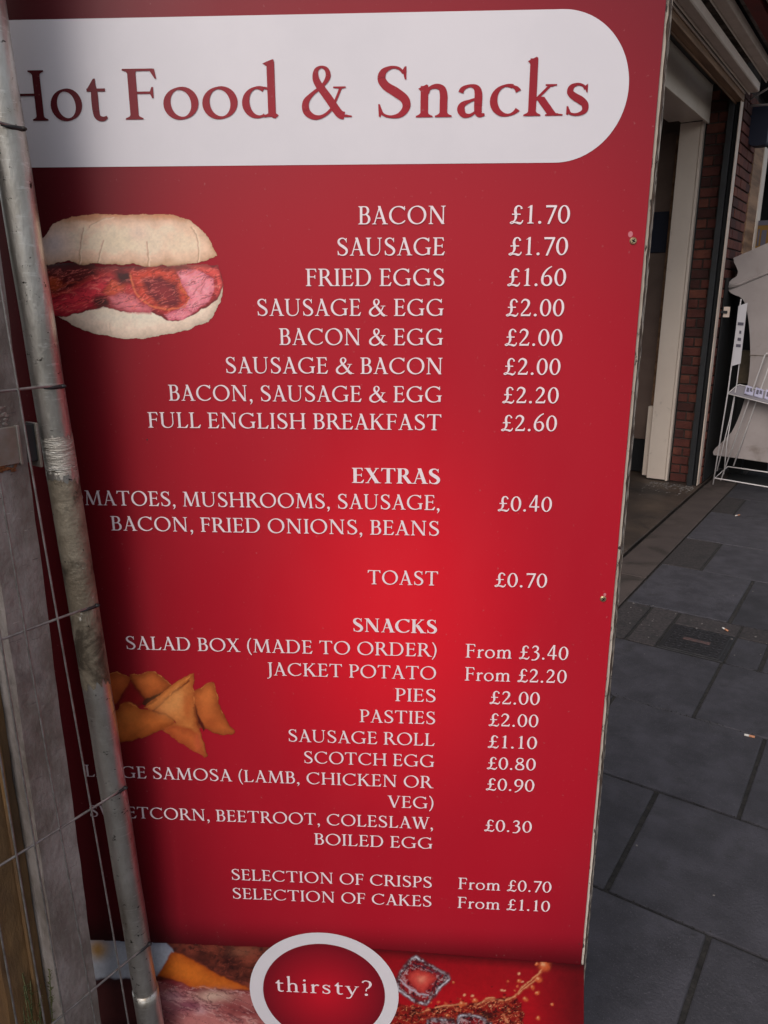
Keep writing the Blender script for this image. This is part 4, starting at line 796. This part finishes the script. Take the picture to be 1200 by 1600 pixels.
# inside the doorway
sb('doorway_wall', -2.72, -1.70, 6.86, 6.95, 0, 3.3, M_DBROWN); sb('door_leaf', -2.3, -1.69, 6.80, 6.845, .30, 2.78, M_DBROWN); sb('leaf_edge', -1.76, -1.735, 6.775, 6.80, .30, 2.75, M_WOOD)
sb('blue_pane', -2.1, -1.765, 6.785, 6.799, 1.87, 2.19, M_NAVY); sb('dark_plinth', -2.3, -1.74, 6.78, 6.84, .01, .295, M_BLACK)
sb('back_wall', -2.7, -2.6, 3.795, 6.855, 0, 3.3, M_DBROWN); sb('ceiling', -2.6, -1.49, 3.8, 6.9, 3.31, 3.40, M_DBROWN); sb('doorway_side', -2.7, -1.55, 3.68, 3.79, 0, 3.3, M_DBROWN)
# brick pier: each brick its own piece
pier = sb('brick_pier', -1.50, -1.262, 6.60, 6.84, 0, 3.3, M_MORT, bev=0)
pb = {}
def pbrick(t0, t1, z, face, s0=None, s1=None, mi=None):
    m = M_BRK[mi if mi is not None else rp.choice((0, 0, 1, 2))]; j = rp.uniform(-.003, .003)
    if face == 's': b = box_bm(t0+.005, t1-.005, 6.588+j, 6.604, z+.006, z+.069, .003)
    else: b = box_bm(-1.264, -1.249+j, s0+.005, s1-.005, z+.006, z+.069, .003)
    bm_obj('brick', b, m, pier)
for r_ in range(0, 40):
    z = r_*.075
    if r_ % 2: pbrick(-1.50, -1.42, z, 's'); pbrick(-1.42, -1.32, z, 's')
    else: pbrick(-1.50, -1.36, z, 's'); pbrick(-1.36, -1.32, z, 's')
# metal guide channel and its pale edge
sb('guide_channel', -1.338, -1.296, 6.50, 6.587, 0, 2.95, M_DGREY); sb('guide_slot', -1.294, -1.262, 6.535, 6.585, 0, 2.9, M_BLACK); sb('guide_lip', -1.26, -1.2535, 6.50, 6.586, .01, 2.90, M_BEIGE, bev=.001)
lk = sb('lock_plate', -1.232, -1.185, 6.62, 6.632, 1.36, 1.44, M_BEIGE); sb('lock_arm', -1.2535, -1.20, 6.605, 6.618, 1.39, 1.41, M_DGREY)
bm = bmesh.new(); bmesh.ops.create_cone(bm, cap_ends=True, segments=14, radius1=.008, radius2=.008, depth=.008, matrix=Matrix.Translation((-1.208, 6.618, 1.40)) @ Matrix.Rotation(R(90), 4, 'X')); bm_obj('keyhole', bm, M_BLACK, lk)

# plaster crumbs at the foot of the pier
bm = bmesh.new()
for k in range(220):
    s, t = 6.50-abs(rp.gauss(0, .16)), rp.uniform(-1.62, -1.26)
    bmesh.ops.create_icosphere(bm, subdivisions=1, radius=rp.uniform(.0015, .007), matrix=Matrix.Translation(W(s, t, .002)) @ Matrix.Diagonal((1.3, 1, .4, 1)))
tag(bm_obj('plaster_crumbs', bm, M_GUM), 'pale plaster crumbs on the stained concrete at the foot of the brick pier', 'rubble', kind='stuff')
# added black panels standing in for the darkness over the brick behind the rack
fd = empty('shade_panel', W(6.95, -1.245, 0), STREET_RZ); tag(fd, 'nearly black panel added to stand in for shade behind the wire rack', 'panel')
sb('long_panel', .002, .012, -.33, .33, .02, 1.66, M_BLACK, fd); sb('return_panel', .0, .40, .335, .36, .02, 1.66, M_BLACK, fd)
# second shop front beyond
shop2 = empty('neighbouring_shop', (0, 0, 0), STREET_RZ); tag(shop2, 'dark neighbouring shop front with a narrow strip of red brick and a cream frame', 'building')
wall2 = sb('brick_return', -1.50, -1.262, 6.85, 7.20, 0, 3.3, M_MORT, shop2, bev=0)
for r_ in range(0, 40):
    z = r_*.075; cuts = [6.60, 6.80, 7.02, 7.20] if r_ % 2 else [6.60, 6.70, 6.92, 7.14, 7.20]
    for a, b in zip(cuts, cuts[1:]):
        o = bm_obj('brick', box_bm(-1.264, -1.249+rp.uniform(-.003, .003), a+.005, b-.005, z+.006, z+.069, .003), M_BRK[rp.choice((0, 1, 1, 0, 2))], wall2 if a > 6.84 else pier)
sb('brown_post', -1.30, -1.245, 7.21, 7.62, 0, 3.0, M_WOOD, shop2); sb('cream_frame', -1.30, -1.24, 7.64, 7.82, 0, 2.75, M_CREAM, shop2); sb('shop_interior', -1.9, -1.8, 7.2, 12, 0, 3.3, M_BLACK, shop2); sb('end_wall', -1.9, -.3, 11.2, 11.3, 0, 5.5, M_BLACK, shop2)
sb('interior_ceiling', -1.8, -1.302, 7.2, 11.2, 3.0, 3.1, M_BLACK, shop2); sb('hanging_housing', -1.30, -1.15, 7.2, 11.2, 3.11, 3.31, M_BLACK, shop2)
def stp(t, s, z): return (t, s, z)
def arm(a, b, lab):
    pass
aw = empty('awning_arms', W(6.8, -1.18, 2.85), STREET_RZ); tag(aw, 'two thin pale awning arms meeting under the shutter housing', 'awning arms')
def P(u, v, s, o): t, z = at_s(u, v, s); return Vector((t-(-1.18), s-6.8, z-2.85))
tube('arm', [P(1172, 155, 6.8, 0), P(1240, 114, 6.75, 0)], .008, M_WHITEP, aw, 8); tube('arm', [P(1173, 165, 6.8, 0), P(1240, 161, 6.75, 0)], .008, M_WHITEP, aw, 8)
# navy hanging cover with a rounded lower corner
t0, z1 = at_s(1171, 168, 6.9); t1, z0 = at_s(1197, 226, 6.9)
nv = empty('navy_cover', W(6.9, t0, z0), STREET_RZ); tag(nv, 'dark navy rounded cover hanging under the pale awning arms', 'cover')
out = []
for cx, cz, a0 in ((.075, .075, 180), (t1-t0-.03, .03, 270)):
    r_ = cx if a0 == 180 else .03
    out += [(cx+r_*math.cos(R(a0+k*15)), cz+r_*math.sin(R(a0+k*15))) for k in range(7)]
out += [(t1-t0+.0, z1-z0), (.0, z1-z0)]
n = len(out); vs = [(x, 0, z) for x, z in out]+[(x, .12, z) for x, z in out]
mesh('cover_body', vs, [tuple(range(n)), tuple(range(2*n-1, n-1, -1))]+[(i, n+i, n+(i+1) % n, (i+1) % n) for i in range(n)], M_NAVY, nv)
tt0, zz = at_s(1197, 168, 6.88); pass
# yellow poster in the shop
t0, z1 = at_s(1181, 345, 7.75); t1, z0 = at_s(1208, 387, 7.75)
po = empty('yellow_poster', W(7.75, t0, z0), STREET_RZ); tag(po, 'small dark yellow poster with black print above the grey moulded object', 'poster')
sb('sheet', 0, .30, 0, .004, 0, z1-z0, M_YEL, po, bev=0); 
for a, b, c_, d in ((.02, .28, .19, .23), (.06, .10, .02, .15), (.14, .22, .10, .12), (.13, .20, .05, .07), (.03, .045, .02, .16)): sb('print', a, b, -.002, -.0005, c_, d, M_PRNT, po, bev=0)

# ---------------------------------------------------------------- grey moulded object with a scroll top
ms = 6.73; O_t = -1.1
gm = empty('moulded_display', W(ms, O_t, 0), STREET_RZ); tag(gm, 'large pale grey moulded display with scrolled top edge and curved waist behind the wire rack', 'display')
outline = [(1146,403),(1147,410),(1151,418),(1153,426),(1150,432),(1143,437),(1138,443),(1137,449),(1140,456),(1148,461),(1156,464),(1162,470),(1166,482),(1170,505),(1172,535),(1172,565),(1169,595),(1163,625),(1153,655),(1140,680),(1127,692),(1118,700),(1114,706),(1115,711),(1160,717),(1200,723),(1262,732),(1285,700),(1270,640),(1262,560),(1268,480),(1300,440),(1290,340)]
def smooth_loop(P, n=4):
    o = []
    for i in range(len(P)):
        a, b, c_, d = P[i-1], P[i], P[(i+1) % len(P)], P[(i+2) % len(P)]
        for k in range(n):
            t = k/n; o.append(tuple(.5*(2*b[j]+(c_[j]-a[j])*t+(2*a[j]-5*b[j]+4*c_[j]-d[j])*t*t+(3*b[j]-a[j]-3*c_[j]+d[j])*t**3) for j in (0, 1)))
    return o
outline = smooth_loop(outline[:24])[:-8]+outline[25:] if False else outline; outline = [outline[0]]+smooth_loop(outline[:24], 4)[4:4*19]+outline[20:]; loc = [at_s(u, v, ms) for u, v in outline]; loc = [(t-O_t, max(z, .02)) for t, z in loc]; n = len(loc)
bm = bmesh.new(); A = [bm.verts.new((x, 0, z)) for x, z in loc]; Bv = [bm.verts.new((x, .45, z)) for x, z in loc]
bm.faces.new(A); bm.faces.new(Bv[::-1])
for i in range(n): bm.faces.new((A[i], Bv[i], Bv[(i+1) % n], A[(i+1) % n]))
bmesh.ops.recalc_face_normals(bm, faces=bm.faces)
body = bm_obj('body', bm, M_MOULD, gm); body.data.shade_smooth(); body.data.set_sharp_from_angle(angle=R(30))
def onm(u, v, d=0): t, z = at_s(u, v, ms); return Vector((t-O_t, -d, z))
tube('scroll_bead', [onm(1139, 449), onm(1155, 444), onm(1175, 436), onm(1200, 426), onm(1250, 408), onm(1290, 395)], [.02, .016, .014, .013, .012, .012], M_MOULD, gm, 12)
tube('waist_seam', [onm(1171, 555, 0), onm(1200, 556, .002), onm(1262, 560)], .004, M_DULL, gm, 6); tube('waist_seam', [onm(1163, 622), onm(1200, 624), onm(1265, 630)], .004, M_DULL, gm, 6)
sb('foot', .0, .45, .1, .4, .0, .019, M_BLACK, gm, bev=0)
gp = sb('side_panel', .0, .001, 0, .001, 0, .001, M_MOULD, gm, bev=0) if False else None
# beige box wedged behind the rack card
bx = empty('beige_box', W(7.15, -1.25, 0), STREET_RZ); tag(bx, 'small worn beige carton behind the rack card beside the moulded display', 'carton')
t0, z1 = at_s(1157, 548, 7.15); t1, z0 = at_s(1175, 600, 7.15); sb('carton_body', t0+1.25, t1+1.25+.02, 0, .2, z0, z1, mat('beige_card', (.20, .15, .10), .85, var=(.13, .10, .07), scale=9), bx, bev=.004); sb('carton_stand', t0+1.27, t1+1.25, .02, .18, 0, z0, M_BLACK, bx)

# ---------------------------------------------------------------- white wire rack
rk = empty('wire_rack', W(6.66, -1.16, 0), STREET_RZ); tag(rk, 'white coated wire leaflet rack with a printed card on its upright', 'rack')
def rp_(u, v, s): s = 6.60+(s-6.66)*.45; t, z = at_s(u, v, s); return Vector((t+1.16, s-6.66, max(z, .003)))
wr = .0052
tube('front_upright', [rp_(1114, 757, 6.66), rp_(1137, 615, 6.68), rp_(1143, 570, 6.69), rp_(1156, 478, 6.70), rp_(1158, 467, 6.70)], wr, M_WHITEP, rk, 8)
tube('rear_upright', [rp_(1120, 736, 6.72), rp_(1141, 652, 6.74), rp_(1151, 601, 6.74), rp_(1156, 560, 6.73), rp_(1167, 474, 6.73)], wr*.8, M_WHITEP, rk, 8)
tube('base_rail', [rp_(1137, 729, 6.92), rp_(1117, 747, 6.67), rp_(1200, 761, 6.63), rp_(1250, 769, 6.60)], wr, M_WHITEP, rk, 8)
tube('base_rail', [rp_(1137, 729, 6.92), rp_(1200, 738, 6.9), rp_(1250, 745, 6.88)], wr, M_WHITEP, rk, 8)
tube('slanted_frame', [rp_(1126, 751, 6.70), rp_(1195, 555, 6.80), rp_(1197, 552, 6.80), rp_(1260, 556, 6.78)], wr, M_WHITEP, rk, 8)
tube('slanted_frame', [rp_(1146, 728, 6.88), rp_(1180, 632, 6.92), rp_(1200, 577, 6.95), rp_(1215, 535, 6.96)], wr, M_WHITEP, rk, 8)
tube('back_brace', [rp_(1131, 741, 6.80), rp_(1136, 690, 6.80), rp_(1148, 620, 6.78)], wr*.8, M_WHITEP, rk, 8)
tube('shelf_rail', [rp_(1137, 615, 6.68), rp_(1152, 602, 6.86), rp_(1156, 601, 6.88), rp_(1200, 612, 6.86), rp_(1250, 622, 6.84)], wr*.8, M_WHITEP, rk, 8)
tube('shelf_rail', [rp_(1137, 615, 6.68), rp_(1200, 631, 6.64), rp_(1250, 643, 6.62)], wr*.8, M_WHITEP, rk, 8)
tray = mesh('shelf_tray', [rp_(1139, 615, 6.70), rp_(1248, 641, 6.63), rp_(1249, 622, 6.83), rp_(1154, 602, 6.85)], [(0, 1, 2, 3)], mat('shelf_grey', (.22, .20, .22), .6), rk)
sol = tray.modifiers.new('thick', 'SOLIDIFY'); sol.thickness = .004; sol.offset = -1
cd = mesh('card', [rp_(1143, 572, 6.685), rp_(1157, 568, 6.685), rp_(1168, 473, 6.70), rp_(1154, 478, 6.695)], [(0, 1, 2, 3)], M_CARD, rk)
sol = cd.modifiers.new('thick', 'SOLIDIFY'); sol.thickness = .003; sol.offset = 1
def cardp(u, v): t, z = at_s(u, v, 6.606); return Vector((t+1.16, 6.606-6.66, z))
for u0, u1, v in ((1152.6, 1161.6, 506), (1155.0, 1158.0, 519), (1152.2, 1157.6, 530), (1149.8, 1157.2, 540)):
    k = 5
    mesh('card_print', [cardp(u0, v+2), cardp(u1, v+2.6), cardp(u1+.5, v-2.0), cardp(u0+.5, v-2.6)], [(0, 1, 2, 3)], M_PRNT, cd).matrix_parent_inverse = Matrix()
for k, (u, du, lb) in enumerate(((1163, 13, 'lilac leaflet nearest the printed card on the wire rack shelf'), (1178, 13, 'lilac leaflet in the middle of the wire rack shelf'), (1194, 14, 'lilac leaflet cut by the right edge on the wire rack shelf'))):
    s, s_b = 6.62, 6.67
    pts = [at_s(u, 616+k*4, s), at_s(u+du, 620+k*4, s), at_s(u+du+2, 608+k*3.4, s_b), at_s(u+3, 604+k*3.4, s_b)]
    z = lambda i: pts[i][1]+.012
    lf = empty('leaflet', W(s, pts[0][0], z(0)), STREET_RZ); tag(lf, lb, 'leaflet', 'leaflets on the wire rack')
    v4 = [(pts[0][0]-pts[0][0], 0, 0), (pts[1][0]-pts[0][0], 0, z(1)-z(0)), (pts[2][0]-pts[0][0], s_b-s, z(2)-z(0)), (pts[3][0]-pts[0][0], s_b-s, z(3)-z(0))]
    vs = v4+[(x, y, zz-.008) for x, y, zz in v4]; mesh('sheet', vs, [(0,1,2,3),(7,6,5,4),(0,4,5,1),(1,5,6,2),(2,6,7,3),(3,7,4,0)], M_LILAC, lf)
    a, b, c_, d = map(Vector, v4); up = Vector((0, 0, .0012))
    for f0, f1, g0, g1 in ((.15, .45, .2, .75), (.55, .85, .35, .8)):
        q = [a.lerp(b, f0).lerp(d.lerp(c_, f0), g0)+up, a.lerp(b, f1).lerp(d.lerp(c_, f1), g0)+up, a.lerp(b, f1).lerp(d.lerp(c_, f1), g1)+up, a.lerp(b, f0).lerp(d.lerp(c_, f0), g1)+up]
        mesh('print', q, [(0, 1, 2, 3)], M_PRNT, lf)
